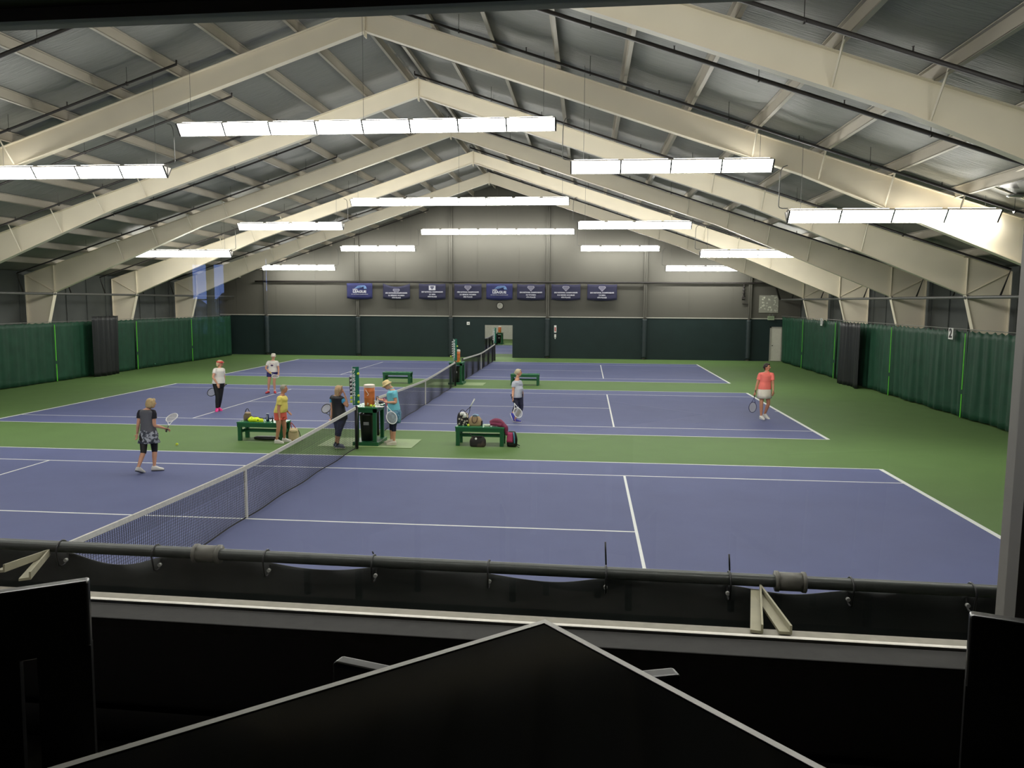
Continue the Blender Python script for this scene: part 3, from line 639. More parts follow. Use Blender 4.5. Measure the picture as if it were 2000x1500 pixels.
# right bench
t=thing('floral_tote','black and cream floral tote bag at the left end of the right bench','bag',(2.55,7.35,BY)); bm=BM(); softbox(bm,.29,.19,.33,.5,top=.85); mk('bag_body',bm,mat2('floral_print',(200,190,170),(22,20,22),17,.42,.04,.75),t,True)
bm=BM(); blob(bm,(.0,-.03,.31),.08,.06,.05); blob(bm,(.06,-.05,.26),.05,.05,.06); mk('tissue',bm,white,t,True)
bm=BM(); tube(bm,[(-.08,-.02,.3),(-.05,-.03,.39),(.03,-.03,.4),(.07,-.02,.31)],.009,6,3); mk('bag_handle',bm,black,t,True)
racket((2.8,7.42,1.1),(2.6,7.36,.72),(0,1,0),mat('racket_dark',(20,20,22),.4),white,'tennis racket stuck head down in the floral tote, white grip up',.1,.12)
t=thing('beige_handbag','beige handbag with brown handles and a blue cloth on top, on the right bench','bag',(2.87,7.36,BY)); bm=BM(); softbox(bm,.33,.2,.24,.5,top=.7); mk('bag_body',bm,mat('beige_leather',(165,140,102),.6,var=.06),t,True)
bm=BM(); tube(bm,[(-.07,-.09,.2),(-.06,-.12,.12),(-.01,-.13,.08),(.05,-.12,.12),(.07,-.09,.2)],.011,6,3); tube(bm,[(-.07,-.09,.2),(-.04,-.06,.27),(.04,-.06,.27),(.07,-.09,.2)],.009,6,3); mk('bag_handle',bm,mat('handle_brown',(70,36,28),.5),t,True)
bm=BM(); blob(bm,(-.0,0,.26),.08,.06,.04); blob(bm,(.05,.02,.25),.05,.05,.04); mk('blue_cloth',bm,mat('cloth_blue',(130,165,190),.8),t,True)
bm=BM(); box(bm,.155,.195,-.06,.05,.0,.13); bev(mk('side_pocket',bm,black,t),.01)
ball(2.72,7.17,BY+.034,'pale worn tennis ball between the floral tote and the beige handbag')
bm=BM(); loft(bm,[ring(Vector((3.2,7.3,z)),Vector((1,0,0)),Vector((0,1,0)),r,r*.7,16,.6) for z,r in ((BY,.07),(BY+.03,.085),(BY+.035,.085),(BY+.015,.065))]); tag(mk('paper_tray',bm,mat('paper_tray',(215,215,195),.7)),'open white paper tray on the right bench','tray')
jm=mat('maroon_cloth',(122,38,72),.75,var=.12,scale=10)
bm=BM()
for P,R in (([(3.27,7.3,BY+.09),(3.4,7.28,BY+.14),(3.52,7.26,BY+.12),(3.62,7.24,BY+.06)],[.05,.075,.08,.06]),([(3.3,7.36,BY+.06),(3.45,7.34,BY+.08),(3.6,7.3,BY+.05)],[.05,.06,.06]),([(3.6,7.25,BY+.05),(3.68,7.22,BY-.02),(3.7,7.2,.38),(3.74,7.18,.3)],[.07,.07,.05,.05]),([(3.28,7.26,BY+.06),(3.45,7.22,BY+.06),(3.58,7.2,BY+.04)],[.04,.05,.05])): tube(bm,P,R,10,3)
o=mk('maroon_jacket',bm,jm,None,True); remesh(o,.012,4); tag(o,'maroon jacket heaped over the right end of the right bench','jacket')
t=thing('pink_backpack','black and pink backpack on the floor at the right end of the right bench','backpack',(3.85,7.2,0),-.25); bm=BM(); softbox(bm,.26,.19,.4,.6,top=.7); mk('bag_body',bm,black,t,True)
bm=BM(); loft(bm,[ring(Vector((-.03,-.1+.05*f,.13+.24*f)),Vector((1,0,0)),Vector((0,1,.2)).normalized(),.09*(1-.2*f),.03,14,.7) for f in (0,.2,.5,.8,1)]); mk('front_pocket',bm,mat('pocket_pink',(170,50,95),.6),t,True)
bm=BM(); tube(bm,[(.06,-.06,.38),(.09,-.08,.25),(.1,-.09,.1)],.014,6,2); mk('blue_trim',bm,mat('trim_blue',(80,150,180),.6),t,True)
bm=BM(); tube(bm,[(.1,.0,.33),(.15,-.03,.2),(.14,-.03,.08),(.22,-.02,.04)],.012,6,3); tube(bm,[(.13,-.05,.06),(.2,-.1,.02),(.24,-.12,.01)],.008,5,2); mk('strap',bm,black,t,True)
t=thing('duffel_bag','dark camouflage duffel bag with a white tag on the floor before the right bench','bag',(2.98,7.08,0),-.05); bm=BM(); softbox(bm,.4,.22,.27,.6,top=.75); mk('bag_body',bm,mat2('dark_camo',(24,20,20),(70,55,48),6,.58,.05,.7,'noise'),t,True)
bm=BM(); tube(bm,[(-.22,.02,.34),(-.17,-.02,.29),(-.1,-.05,.26),(.05,-.06,.27),(.12,-.04,.26)],.012,6,3); mk('bag_handle',bm,black,t,True)
bm=BM(); disc_cyl(bm,(-.03,-.1,.22),(0,-1,.3),.028,.006,14); mk('round_tag',bm,white,t)
# ---------------------------------------------------------------- people
skin=mat('skin',(206,152,122),.55,var=.05,scale=12); skin2=mat('skin_tan',(190,132,102),.55,var=.05,scale=12)
P={'charcoal': {'pel': [-3.688, 3.35, 0.826], 'hipL': [-3.768, 3.302, 0.826], 'hipR': [-3.608, 3.398, 0.826], 'anL': [-3.755, 3.0, 0.12], 'toeL': [-3.712, 3.159, 0.03], 'knL': [-3.724, 3.188, 0.458], 'anR': [-3.591, 3.35, 0.08], 'toeR': [-3.437, 3.406, 0.03], 'knR': [-3.619, 3.436, 0.449], 'face': [0.342, 0.94, 0.0], 'hface': [0.643, 0.766, 0.0], 'ch': [-3.707, 3.35, 1.303], 'shL': [-3.861, 3.363, 1.298], 'shR': [-3.552, 3.337, 1.307], 'neck': [-3.666, 3.35, 1.377], 'head': [-3.598, 3.35, 1.479], 'elL': [-3.887, 3.299, 1.018], 'wrL': [-3.956, 3.364, 0.811], 'haL': [-3.961, 3.342, 0.713], 'elR': [-3.518, 3.307, 1.012], 'wrR': [-3.369, 3.455, 0.924], 'haR': [-3.325, 3.524, 0.893], 'grip': [-3.343, 3.497, 0.905], 'rhead': [-3.456, 3.902, 1.091]}, 'pinkshoes': {'pel': [-6.513, 12.35, 0.888], 'hipL': [-6.567, 12.276, 0.899], 'hipR': [-6.458, 12.424, 0.877], 'anL': [-6.534, 12.23, 0.08], 'toeL': [-6.474, 12.065, 0.03], 'knL': [-6.515, 12.244, 0.491], 'anR': [-6.579, 12.43, 0.08], 'toeR': [-6.435, 12.33, 0.03], 'knR': [-6.473, 12.374, 0.471], 'face': [0.643, -0.766, 0.0], 'hface': [0.866, -0.5, 0.0], 'ch': [-6.482, 12.35, 1.402], 'shL': [-6.543, 12.197, 1.41], 'shR': [-6.42, 12.503, 1.394], 'neck': [-6.459, 12.35, 1.447], 'head': [-6.438, 12.35, 1.591], 'elL': [-6.561, 12.081, 1.158], 'wrL': [-6.438, 12.117, 0.934], 'haL': [-6.386, 12.125, 0.79], 'elR': [-6.381, 12.491, 1.105], 'wrR': [-6.417, 12.548, 0.872], 'haR': [-6.451, 12.597, 0.802], 'grip': [-6.438, 12.577, 0.83], 'rhead': [-6.837, 12.518, 0.609]}, 'logo': {'pel': [-6.748, 17.4, 0.814], 'hipL': [-6.858, 17.354, 0.817], 'hipR': [-6.639, 17.446, 0.811], 'anL': [-6.911, 17.35, 0.08], 'toeL': [-6.94, 17.186, 0.03], 'knL': [-6.857, 17.294, 0.447], 'anR': [-6.669, 17.4, 0.08], 'toeR': [-6.585, 17.255, 0.03], 'knR': [-6.665, 17.36, 0.45], 'face': [0.174, -0.985, 0.0], 'hface': [0.174, -0.985, 0.0], 'ch': [-6.721, 17.4, 1.264], 'shL': [-6.876, 17.335, 1.267], 'shR': [-6.566, 17.465, 1.261], 'neck': [-6.704, 17.4, 1.331], 'head': [-6.691, 17.4, 1.465], 'elL': [-6.966, 17.273, 1.013], 'wrL': [-6.811, 17.198, 0.86], 'haL': [-6.734, 17.156, 0.846], 'elR': [-6.512, 17.462, 0.984], 'wrR': [-6.461, 17.325, 0.806], 'haR': [-6.467, 17.261, 0.745], 'grip': [-6.765, 17.173, 0.852], 'rhead': [-6.422, 16.89, 0.733]}, 'yellow': {'pel': [-2.199, 6.95, 0.772], 'hipL': [-2.223, 6.868, 0.783], 'hipR': [-2.174, 7.032, 0.76], 'anL': [-2.265, 6.83, 0.08], 'toeL': [-2.102, 6.83, 0.03], 'knL': [-2.197, 6.81, 0.431], 'anR': [-2.156, 7.07, 0.08], 'toeR': [-1.994, 7.084, 0.03], 'knR': [-2.119, 7.013, 0.419], 'face': [1.0, 0.0, 0.0], 'hface': [1.0, 0.0, 0.0], 'ch': [-2.142, 6.95, 1.196], 'shL': [-2.132, 6.798, 1.212], 'shR': [-2.153, 7.102, 1.18], 'neck': [-2.121, 6.95, 1.281], 'head': [-2.079, 6.95, 1.419], 'elL': [-2.156, 6.744, 0.908], 'wrL': [-2.116, 6.693, 0.692], 'haL': [-2.087, 6.648, 0.625], 'elR': [-2.108, 7.077, 0.888], 'wrR': [-2.119, 7.27, 0.772], 'haR': [-2.062, 7.304, 0.717]}, 'vest': {'pel': [-0.441, 6.45, 0.812], 'hipL': [-0.525, 6.475, 0.809], 'hipR': [-0.356, 6.425, 0.814], 'anL': [-0.59, 6.55, 0.08], 'toeL': [-0.429, 6.593, 0.03], 'knL': [-0.509, 6.473, 0.436], 'anR': [-0.491, 6.37, 0.08], 'toeR': [-0.324, 6.37, 0.03], 'knR': [-0.43, 6.333, 0.453], 'face': [0.866, 0.5, 0.0], 'hface': [0.985, 0.174, 0.0], 'ch': [-0.512, 6.45, 1.288], 'shL': [-0.647, 6.529, 1.289], 'shR': [-0.376, 6.371, 1.287], 'neck': [-0.454, 6.45, 1.38], 'head': [-0.445, 6.45, 1.477], 'elL': [-0.652, 6.489, 1.02], 'wrL': [-0.657, 6.452, 0.791], 'haL': [-0.686, 6.494, 0.718], 'elR': [-0.213, 6.36, 1.079], 'wrR': [-0.272, 6.374, 1.34], 'haR': [-0.311, 6.419, 1.405], 'grip': [-0.675, 6.477, 0.747], 'rhead': [-0.918, 6.814, 0.945]}, 'hat': {'pel': [0.788, 7.1, 0.873], 'hipL': [0.73, 7.168, 0.867], 'hipR': [0.846, 7.032, 0.879], 'anL': [0.682, 7.22, 0.08], 'toeL': [0.513, 7.22, 0.03], 'knL': [0.689, 7.236, 0.477], 'anR': [0.805, 7.0, 0.08], 'toeR': [0.642, 6.956, 0.03], 'knR': [0.797, 7.027, 0.48], 'face': [-1.0, 0.0, 0.0], 'hface': [-1.0, 0.0, -0.6], 'ch': [0.753, 7.1, 1.37], 'shL': [0.677, 7.239, 1.36], 'shR': [0.829, 6.961, 1.381], 'neck': [0.727, 7.1, 1.456], 'head': [0.613, 7.1, 1.541], 'elL': [0.613, 7.265, 1.1], 'wrL': [0.426, 7.405, 1.106], 'haL': [0.339, 7.396, 1.126], 'elR': [0.886, 6.906, 1.125], 'wrR': [0.703, 6.761, 1.14], 'haR': [0.616, 6.742, 1.174], 'grip': [0.651, 6.75, 1.16], 'rhead': [0.851, 6.607, 0.772]}, 'gray': {'pel': [3.609, 11.18, 0.858], 'hipL': [3.528, 11.139, 0.864], 'hipR': [3.691, 11.221, 0.853], 'anL': [3.494, 11.08, 0.28], 'toeL': [3.594, 11.062, 0.04], 'knL': [3.616, 11.072, 0.569], 'anR': [3.553, 11.23, 0.09], 'toeR': [3.725, 11.215, 0.03], 'knR': [3.745, 11.229, 0.449], 'face': [1.0, 0.0, 0.0], 'hface': [1.0, 0.0, 0.0], 'ch': [3.616, 11.18, 1.26], 'shL': [3.535, 11.039, 1.259], 'shR': [3.698, 11.321, 1.261], 'neck': [3.625, 11.18, 1.378], 'head': [3.662, 11.18, 1.54], 'elL': [3.514, 10.976, 0.992], 'wrL': [3.52, 10.83, 0.803], 'haL': [3.544, 10.773, 0.735], 'elR': [3.741, 11.409, 1.004], 'wrR': [3.767, 11.572, 0.831], 'haR': [3.774, 11.613, 0.749], 'grip': [3.534, 10.796, 0.762], 'rhead': [3.699, 10.581, 0.39]}, 'coral': {'pel': [11.424, 12.97, 0.925], 'hipL': [11.328, 12.991, 0.921], 'hipR': [11.52, 12.949, 0.929], 'anL': [11.332, 12.87, 0.08], 'toeL': [11.378, 12.699, 0.03], 'knL': [11.327, 12.898, 0.505], 'anR': [11.479, 13.07, 0.12], 'toeR': [11.593, 12.934, 0.03], 'knR': [11.56, 12.961, 0.514], 'face': [0.423, -0.906, 0.0], 'hface': [0.766, -0.643, 0.0], 'ch': [11.455, 12.97, 1.459], 'shL': [11.277, 13.008, 1.452], 'shR': [11.633, 12.932, 1.465], 'neck': [11.486, 12.97, 1.545], 'head': [11.481, 12.97, 1.673], 'elL': [11.195, 12.995, 1.145], 'wrL': [11.139, 12.977, 0.874], 'haL': [11.115, 12.913, 0.809], 'elR': [11.666, 12.89, 1.135], 'wrR': [11.652, 12.773, 0.92], 'haR': [11.64, 12.765, 0.822], 'grip': [11.125, 12.939, 0.835], 'rhead': [11.057, 12.892, 0.374]}}
V3=lambda a:Vector(a)
def lerp(a,b,t): return a+(b-a)*t
def person(key,label,fig,top,legs,shoe,hair,H):
    J={k:V3(v) for k,v in P[key].items()}; O_=Vector((J['pel'].x,J['pel'].y,0)); s=H/1.65
    for k in list(J):
        if k not in ('face','hface'): J[k]=J[k]-O_
    t=thing('person',label,'person',O_,0,None); sm=fig.get('skin',skin)
    up=Vector((0,0,1)); F=J['face'].normalized(); R=F.cross(up).normalized()
    HF=J['hface'].normalized(); HR=HF.cross(up).normalized(); HU=HR.cross(HF).normalized()
    pel=J['pel']; ch=J['ch']; nk=J['neck']; wd=fig.get('w',1.0); bl=fig.get('belly',0)
    # torso rings
    def torso(infl,z0,z1,flare=0):
        sp=[(pel-up*.07*s,.165,.115,0),(pel+up*.04*s,.172,.12,0),(lerp(pel,ch,.3),.158+bl*.02,.11+bl*.03,bl*.02),(lerp(pel,ch,.5),.145+bl*.03,.105+bl*.04,bl*.03),(lerp(pel,ch,.72),.15,.108,.012),(lerp(pel,ch,.88),.158,.11,.016),(ch-up*.005*s,.165,.095,.004),(ch+up*.025*s,.14,.08,0),(ch+up*.045*s,.095,.066,0),(lerp(ch,nk,.85)+up*.01,.06,.056,0)]
        rr=[]
        for i,(c,a,b,f) in enumerate(sp):
            fr=i/(len(sp)-1)
            if fr<z0-1e-6 or fr>z1+1e-6: continue
            fl=flare if (i==0 or fr<=z0+.01) else flare*.5 if fr<=z0+.14 else 0
            rr.append(ring(c+F*f*s,R,F,(a*wd+infl+fl)*s,(b*wd+infl+fl)*s,20,.85))
        return rr
    bm=BM(); loft(bm,torso(0,0,1))
    hd=J['head']; tube(bm,[nk-up*.04*s-F*.01,nk+up*.02*s,hd-up*.05*s-HF*.01],[.058*s,.05*s,.05*s],14,2)
    # head
    HM=Matrix((HR,HF,HU)).transposed()
    blob(bm,hd+HU*.012*s,.072*s,.088*s,.1*s,HM,18,12); blob(bm,hd-HU*.055*s+HF*.02*s,.052*s,.06*s,.055*s,HM,14,8)
    tube(bm,[hd+HF*.083*s+HU*.02*s,hd+HF*.103*s-HU*.015*s,hd+HF*.084*s-HU*.03*s],[.008*s,.015*s,.009*s],8)
    for e in (-1,1): blob(bm,hd+HR*e*.073*s-HU*.005*s-HF*.004*s,.01*s,.02*s,.03*s,HM,8,6)
    # legs, feet
    for k in 'LR':
        hp,kn,an,to=J['hip'+k],J['kn'+k],J['an'+k],J['toe'+k]; a=(hp+pel)*.5; hp2=lerp(hp,pel,.22)
        tube(bm,[hp2+up*.03,lerp(hp2,kn,.35),kn,lerp(kn,an,.3),lerp(kn,an,.75),an+up*.01],[.076*s*wd,.076*s*wd,.054*s,.054*s,.036*s,.033*s],12,3)
        tube(bm,[an-up*.01,lerp(an,to,.5)-up*.012,lerp(an,to,.9)],[.03*s,.02*s,.014*s],10,2)
    # arms + hands
    for k in 'LR':
        sh,el,wr,ha=J['sh'+k],J['el'+k],J['wr'+k],J['ha'+k]
        sh=sh-up*.018*s; tube(bm,[lerp(ch,sh,.5)-up*.01,sh,lerp(sh,el,.5),el,lerp(el,wr,.35),wr],[.045*s,.05*s,.044*s*wd,.036*s,.036*s,.024*s],12,3)
        hv=(ha-wr).normalized(); side=hv.cross(F); side=side.normalized() if side.length>.2 else hv.cross(R).normalized()
        pn=side.cross(hv).normalized(); grip=fig.get('grip','')==k
        palm=wr+hv*.045*s
        M=Matrix((side,pn,hv)).transposed(); blob(bm,palm,.04*s,.017*s,.05*s,M,12,8)
        curl=.95 if grip else .35
        for i,(o_,l) in enumerate(((-.028,.062),(-.01,.072),(.009,.068),(.027,.054))):
            b0_=wr+hv*.085*s+side*o_*s; pts=[b0_-hv*.02*s,b0_]; d=hv.copy(); ax=side
            for q in range(3):
                d=(Matrix.Rotation(-curl*(.8 if q else .5),3,ax)@d); pts.append(pts[-1]+d*l*s*(.42,.32,.26)[q])
            tube(bm,pts,[.009*s,.0092*s,.0085*s,.008*s,.0065*s],6,1)
        tb=wr+hv*.03*s-side*.03*s; tube(bm,[tb,tb+(hv*.5-side*.8-pn*.3*(2 if grip else 1))*.035*s,tb+(hv*1.3-side*.8-pn*.5*(2 if grip else 1))*.035*s],[.012*s,.011*s,.008*s],6)
    body=mk('body',bm,sm,t,True); remesh(body,.0085,2)
    for e in (-1,1):
        bm=BM(); blob(bm,hd+HF*.086*s+HR*e*.03*s+HU*.018*s,.011*s,.006*s,.006*s,HM,8,6); mk('eye',bm,mat('eye_dark',(40,30,28),.3),t,True)
        bm=BM(); tube(bm,[hd+HF*.085*s+HR*e*.016*s+HU*.036*s,hd+HF*.088*s+HR*e*.032*s+HU*.04*s,hd+HF*.078*s+HR*e*.048*s+HU*.034*s],.004*s,5); mk('eyebrow',bm,mat('brow',(110,85,65),.8),t,True)
    bm=BM(); tube(bm,[hd+HF*.078*s-HR*.022*s-HU*.052*s,hd+HF*.088*s-HU*.052*s,hd+HF*.078*s+HR*.022*s-HU*.052*s],[.004*s,.007*s,.004*s],6,2); mk('mouth',bm,mat('lips',(150,75,70),.5),t,True)
    # top garment
    def sleeves(bm,f,infl,kk='LR'):
        for k in kk:
            sh,el=J['sh'+k]-up*.018*s,J['el'+k]; e=lerp(sh,el,f)
            tube(bm,[lerp(ch,sh,.4)-up*.008,sh+up*.002,lerp(sh,e,.6),e],[.05*s+infl,.056*s+infl,.054*s*wd+infl,.055*s*wd+infl],14,2)
    bm=BM(); loft(bm,torso(top.get('infl',.018),top.get('z0',.0),.99 if top.get('vneck') is None else .99,top.get('flare',.012))); sleeves(bm,top.get('sl',.55),.006 if not top.get('noslv') else .004)
    o=mk(top['n'],bm,top['m'],t,True); remesh(o,.011,3)
    if top.get('over'):
        bm=BM(); loft(bm,torso(.03,0,.9,.02)); sleeves(bm,.16,.016); o=mk(top['over'][0],bm,top['over'][1],t,True); remesh(o,.012,3)
    if top.get('logo'):
        c=lerp(pel,ch,.7)+F*(.108*wd+.026)*s; bm=BM(); blob(bm,c,.055,.012,.035,Matrix((R,F,up)).transposed(),10,6); o=mk('shirt_emblem',bm,mat('emblem_purple',(70,40,80),.7),t,True)
        bm=BM(); tube(bm,[c-R*.08+up*.07,c+up*.066+F*.005,c+R*.08+up*.07],.008,4); mk('shirt_lettering',bm,mat('emblem_pink',(190,110,120),.7),t)
    if top.get('panels'):
        bm=BM(); sleeves(bm,.5,.009); 
        o=mk('dark_sleeves',bm,top['panels'],t,True); remesh(o,.012,3)
    if top.get('collar'):
        bm=BM(); c=nk-up*.005; tube(bm,[c+R*.055*math.cos(q)+F*(.055*math.sin(q)+.005)+up*(-.02*math.sin(q)) for q in [2*PI*i/16 for i in range(16)]],.012,6,closed=True); mk('collar',bm,top['m'],t,True)
    # lower garments
    for g in legs:
        bm=BM(); ty=g['t']
        if ty=='pants':
            f=g['f']; inf=g.get('i',.008)
            loft(bm,[ring(pel+up*z*s,R,F,(a*wd+inf)*s,(b*wd+inf)*s,20,.85) for z,a,b in (((-.1,.15,.11),(-.05,.158,.112),(-.01,.15,.1)) if g.get('under') else ((-.1,.15,.11),(-.05,.168,.118),(.04,.174,.122),(.1,.165,.115)))])
            for k in 'LR':
                hp,kn,an=J['hip'+k],J['kn'+k],J['an'+k]
                top_=-.03 if g.get('under') else .03; pts=[hp+up*top_,lerp(hp,kn,.35),kn]; rr=[.09*s*wd+inf,.08*s*wd+inf,.056*s+inf]
                if f<=1: 
                    e=lerp(hp,kn,f); pts=[hp+up*.03,lerp(hp,kn,f*.5),e]; rr=[.092*s*wd+inf,.084*s*wd+inf,(.088-.02*f)*s*wd+inf*1.5]
                else:
                    q=f-1; pts+= [lerp(kn,an,q*.4),lerp(kn,an,q)]; rr+=[.056*s+inf,(.05-.015*max(0,q-.3))*s+inf]
                tube(bm,pts,rr,14,3)
        elif ty=='skirt':
            L=g['L']; K=24; rings=[]
            for j,(z,a,b) in enumerate(((.12,.166,.126),(.05,.198,.148),(-.03,.226,.172),(-.03-L*.5,.215,.175),(-.03-L,.24+g.get('fl',0),.2+g.get('fl',0)))):
                rg_=ring(pel+up*z*s,R,F,a*wd*s,b*wd*s,K,.95)
                if j>=3: rg_=[p+(p-(pel+up*z*s))*(.035*math.sin(i*PI/2)*(j-2)) for i,p in enumerate(rg_)]
                rings.append(rg_)
            loft(bm,rings)
        o=mk(g['n'],bm,g['m'],t,True)
        if ty=='pants': remesh(o,.011,2)
    # shoes / socks
    for k in 'LR':
        an,to=J['an'+k],J['toe'+k]; d=(to-an); dh=Vector((d.x,d.y,0)).normalized(); sd=dh.cross(up)
        if an.z<.11: dv=dh; uv=up; heel=Vector((an.x,an.y,0))-dh*.06*s
        else:
            dv=(Vector((to.x,to.y,.05))-an).normalized(); uv=sd.cross(dv).normalized()
            if uv.z<0: uv=-uv
            heel=an-dv*.04*s-uv*.07*s
        Q=lambda f,z: heel+dv*(.26*f*s)+uv*(z*s)
        bm=BM(); rr=[]
        for f,w_,h in ((0,.028,.07),(.06,.037,.105),(.25,.041,.115),(.42,.042,.1),(.65,.047,.07),(.85,.044,.055),(.97,.028,.042),(1,.012,.025)):
            c=Q(f,.012+h/2); hu=(Q(f,.1)-Q(f,.0)).normalized(); rr.append(ring(c,sd,hu,w_*s,h/2*s,14,.8))
        loft(bm,rr); mk('shoe',bm,shoe[0],t,True)
        bm=BM(); rr=[]
        for f,w_ in ((-.01,.022),(.06,.036),(.3,.039),(.65,.047),(.9,.042),(1.01,.016)):
            c=Q(f,.013); hu=(Q(f,.1)-Q(f,.0)).normalized(); rr.append(ring(c,sd,hu,w_*s,.013*s,14,.7))
        loft(bm,rr); mk('shoe_sole',bm,shoe[1],t,True)
        if len(shoe)>2 and shoe[2]:
            bm=BM(); kn=J['kn'+k]; tube(bm,[an-up*.01,lerp(an,kn,.16)],[.042*s,.04*s],12); mk('sock',bm,shoe[2],t,True)
    # hair / hats
    bm=BM(); hk=hair['k']
    if hk in('bob','long','short'):
        blob(bm,hd+HU*.03*s-HF*.022*s,.086*s,.094*s,.094*s,HM,18,12)
        if hk!='short':
            L=.085 if hk=='bob' else .19
            for a in range(9):
                q=PI*(.06+.88*a/8); dv=HR*math.cos(q)*.076*s-HF*math.sin(q)*.075*s
                tube(bm,[hd+dv*.85+HU*.07*s,hd+dv*1.22,hd+dv*1.2-HU*L*s*.7,hd+dv*1.0-HU*L*s],[.026*s,.032*s,.029*s,.016*s],8,2)
            for e in (-1,1): tube(bm,[hd+HF*.05*s+HR*e*.05*s+HU*.085*s,hd+HF*.045*s+HR*e*.078*s+HU*.02*s,hd+HF*.03*s+HR*e*.078*s-HU*.05*s],[.018*s,.018*s,.012*s],8,2)
            blob(bm,hd+HF*.06*s+HU*.085*s,.06*s,.03*s,.03*s,HM,10,6)
        else:
            for e in (-1,1): blob(bm,hd+HR*e*.066*s+HU*.025*s-HF*.015*s,.02*s,.045*s,.05*s,HM,10,6)
            blob(bm,hd-HU*.05*s-HF*.06*s,.055*s,.035*s,.045*s,HM,10,6)
            blob(bm,hd+HF*.05*s+HU*.09*s,.055*s,.035*s,.024*s,HM,10,6)
        if hair.get('pony'): blob(bm,hd-HF*.1*s-HU*.0,.03*s,.04*s,.05*s,HM,10,6)
        o=mk('hair',bm,hair['m'],t,True); remesh(o,.009,2)
    else: bm.free()
    if hair.get('visor'):
        bm=BM(); tube(bm,[hd+HU*.055*s+HR*.084*s*math.cos(q)+HF*(.098*s*math.sin(q)-.01) for q in [2*PI*i/20 for i in range(20)]],.022*s,8,closed=True)
        vs=[]; 
        for f in (0,1):
            pass
        loft(bm,[ring(hd+HU*(.05)*s+HF*.1*s,HR,HF,.075*s,.06*s,16),ring(hd+HU*.04*s+HF*.115*s,HR,HF,.08*s,.065*s,16)]); mk('visor',bm,hair['visor'],t,True)
    if hair.get('hat'):
        bm=BM(); rr=[]
        for z,r in ((.03,.135),(.032,.12),(.045,.094),(.09,.09),(.125,.075),(.138,.04),(.14,.01)): rr.append(ring(hd+HU*z*s-HF*.005,HR,HF,r*s*hair.get('brim',1) if z<.04 else r*s,r*1.08*s,20))
        rr.insert(0,ring(hd+HU*.01*s,HR,HF,.09*s,.1*s,20)); rr.insert(1,ring(hd+HU*.0*s,HR,HF,.142*s*hair.get('brim',1),.15*s*hair.get('brim',1),20)); loft(bm,rr); mk('sun_hat',bm,hair['hat'],t,True)
    if fig.get('glasses'):
        bm=BM()
        for e in (-1,1): tube(bm,[hd+HF*.098*s+HR*(e*.03+.02*math.cos(q))*s+HU*(.018+.015*math.sin(q))*s for q in [2*PI*i/10 for i in range(10)]],.0025,4,closed=True)
        mk('glasses',bm,black,t)
    if 'rhead' in J and fig.get('rk'):
        rk=fig['rk']; racket(J['grip']+O_,J['rhead']+O_,rk.get('n',(0,-1,.2)),rk['f'],rk['g'],rk['l'])
    return t
M_=mat
person('charcoal','person in charcoal top and patterned skirt, racket raised, seen from behind on the nearest court',dict(grip='R',w=1.02,rk=dict(f=M_('racket_white',(225,225,225),.35),g=black,n=(0,-.8,.6),l='white framed racket raised in the right hand of the person in charcoal')),
  dict(n='shirt',m=M_('charcoal_knit',(94,94,100),.8,var=.06,scale=30),sl=.5,panels=M_('black_knit',(24,24,34),.8)),
  [dict(t='skirt',n='skirt',m=mat2('skirt_camo',(60,64,74),(175,178,186),16,.52,.05,.8,'noise'),L=.17,fl=.015),dict(t='pants',n='capri_leggings',m=M_('black_lycra',(10,10,12),.6),f=1.12,under=1)],
  (M_('shoe_white',(215,212,205),.5),M_('sole_grey',(60,62,75),.6)),dict(k='bob',m=M_('hair_blond',(186,160,112),.6,var=.15,scale=40)),1.6)
person('pinkshoes','person in red visor, white tee, black leggings and bright pink shoes on the middle court',dict(grip='R',w=1.03,rk=dict(f=M_('racket_dark',(20,20,22),.4),g=black,n=(0,-1,.1),l='dark racket held low behind the person with pink shoes')),
  dict(n='shirt',m=M_('white_tee',(226,222,212),.8),sl=.5,z0=.1,flare=.02),[dict(t='pants',n='leggings',m=M_('black_lycra',(10,10,12),.6),f=1.92)],
  (M_('shoe_pink',(240,50,140),.45),M_('sole_pink',(250,90,160),.5)),dict(k='bob',m=M_('hair_light',(196,170,135),.6),visor=M_('visor_red',(205,60,60),.6)),1.7)
person('logo','person in white printed tee, navy shorts and white hat by the far line',dict(grip='L',w=.98,rk=dict(f=M_('racket_white',(225,225,225),.35),g=M_('grip_yellow',(220,215,70),.5),n=(0,-.3,1),l='racket with yellow grip held at the waist by the person in white hat')),
  dict(n='shirt',m=M_('white_tee',(226,222,212),.8),sl=.55,z0=.1,flare=.03,logo=1),[dict(t='pants',n='shorts',m=M_('navy_shorts',(36,30,92),.7),f=.42,i=.016)],
  (M_('shoe_red',(200,50,60),.5),M_('sole_dark',(50,30,60),.6),M_('sock_white',(220,215,210),.8)),dict(k='short',m=M_('hair_grey',(170,160,145),.7),hat=M_('hat_white',(222,214,196),.8),brim=.72),1.62)
person('yellow','person in yellow tee and coral shorts walking right past the left bench',dict(w=1.08,belly=.5,skin=skin2),
  dict(n='shirt',m=M_('yellow_tee',(222,204,104),.8),sl=.62,z0=.1,flare=.03),[dict(t='pants',n='shorts',m=M_('coral_shorts',(222,96,80),.7),f=.5,i=.016)],
  (M_('shoe_white',(215,212,205),.5),M_('sole_white',(225,220,210),.6)),dict(k='short',m=M_('hair_silver',(150,145,128),.7,var=.15,scale=30)),1.56)
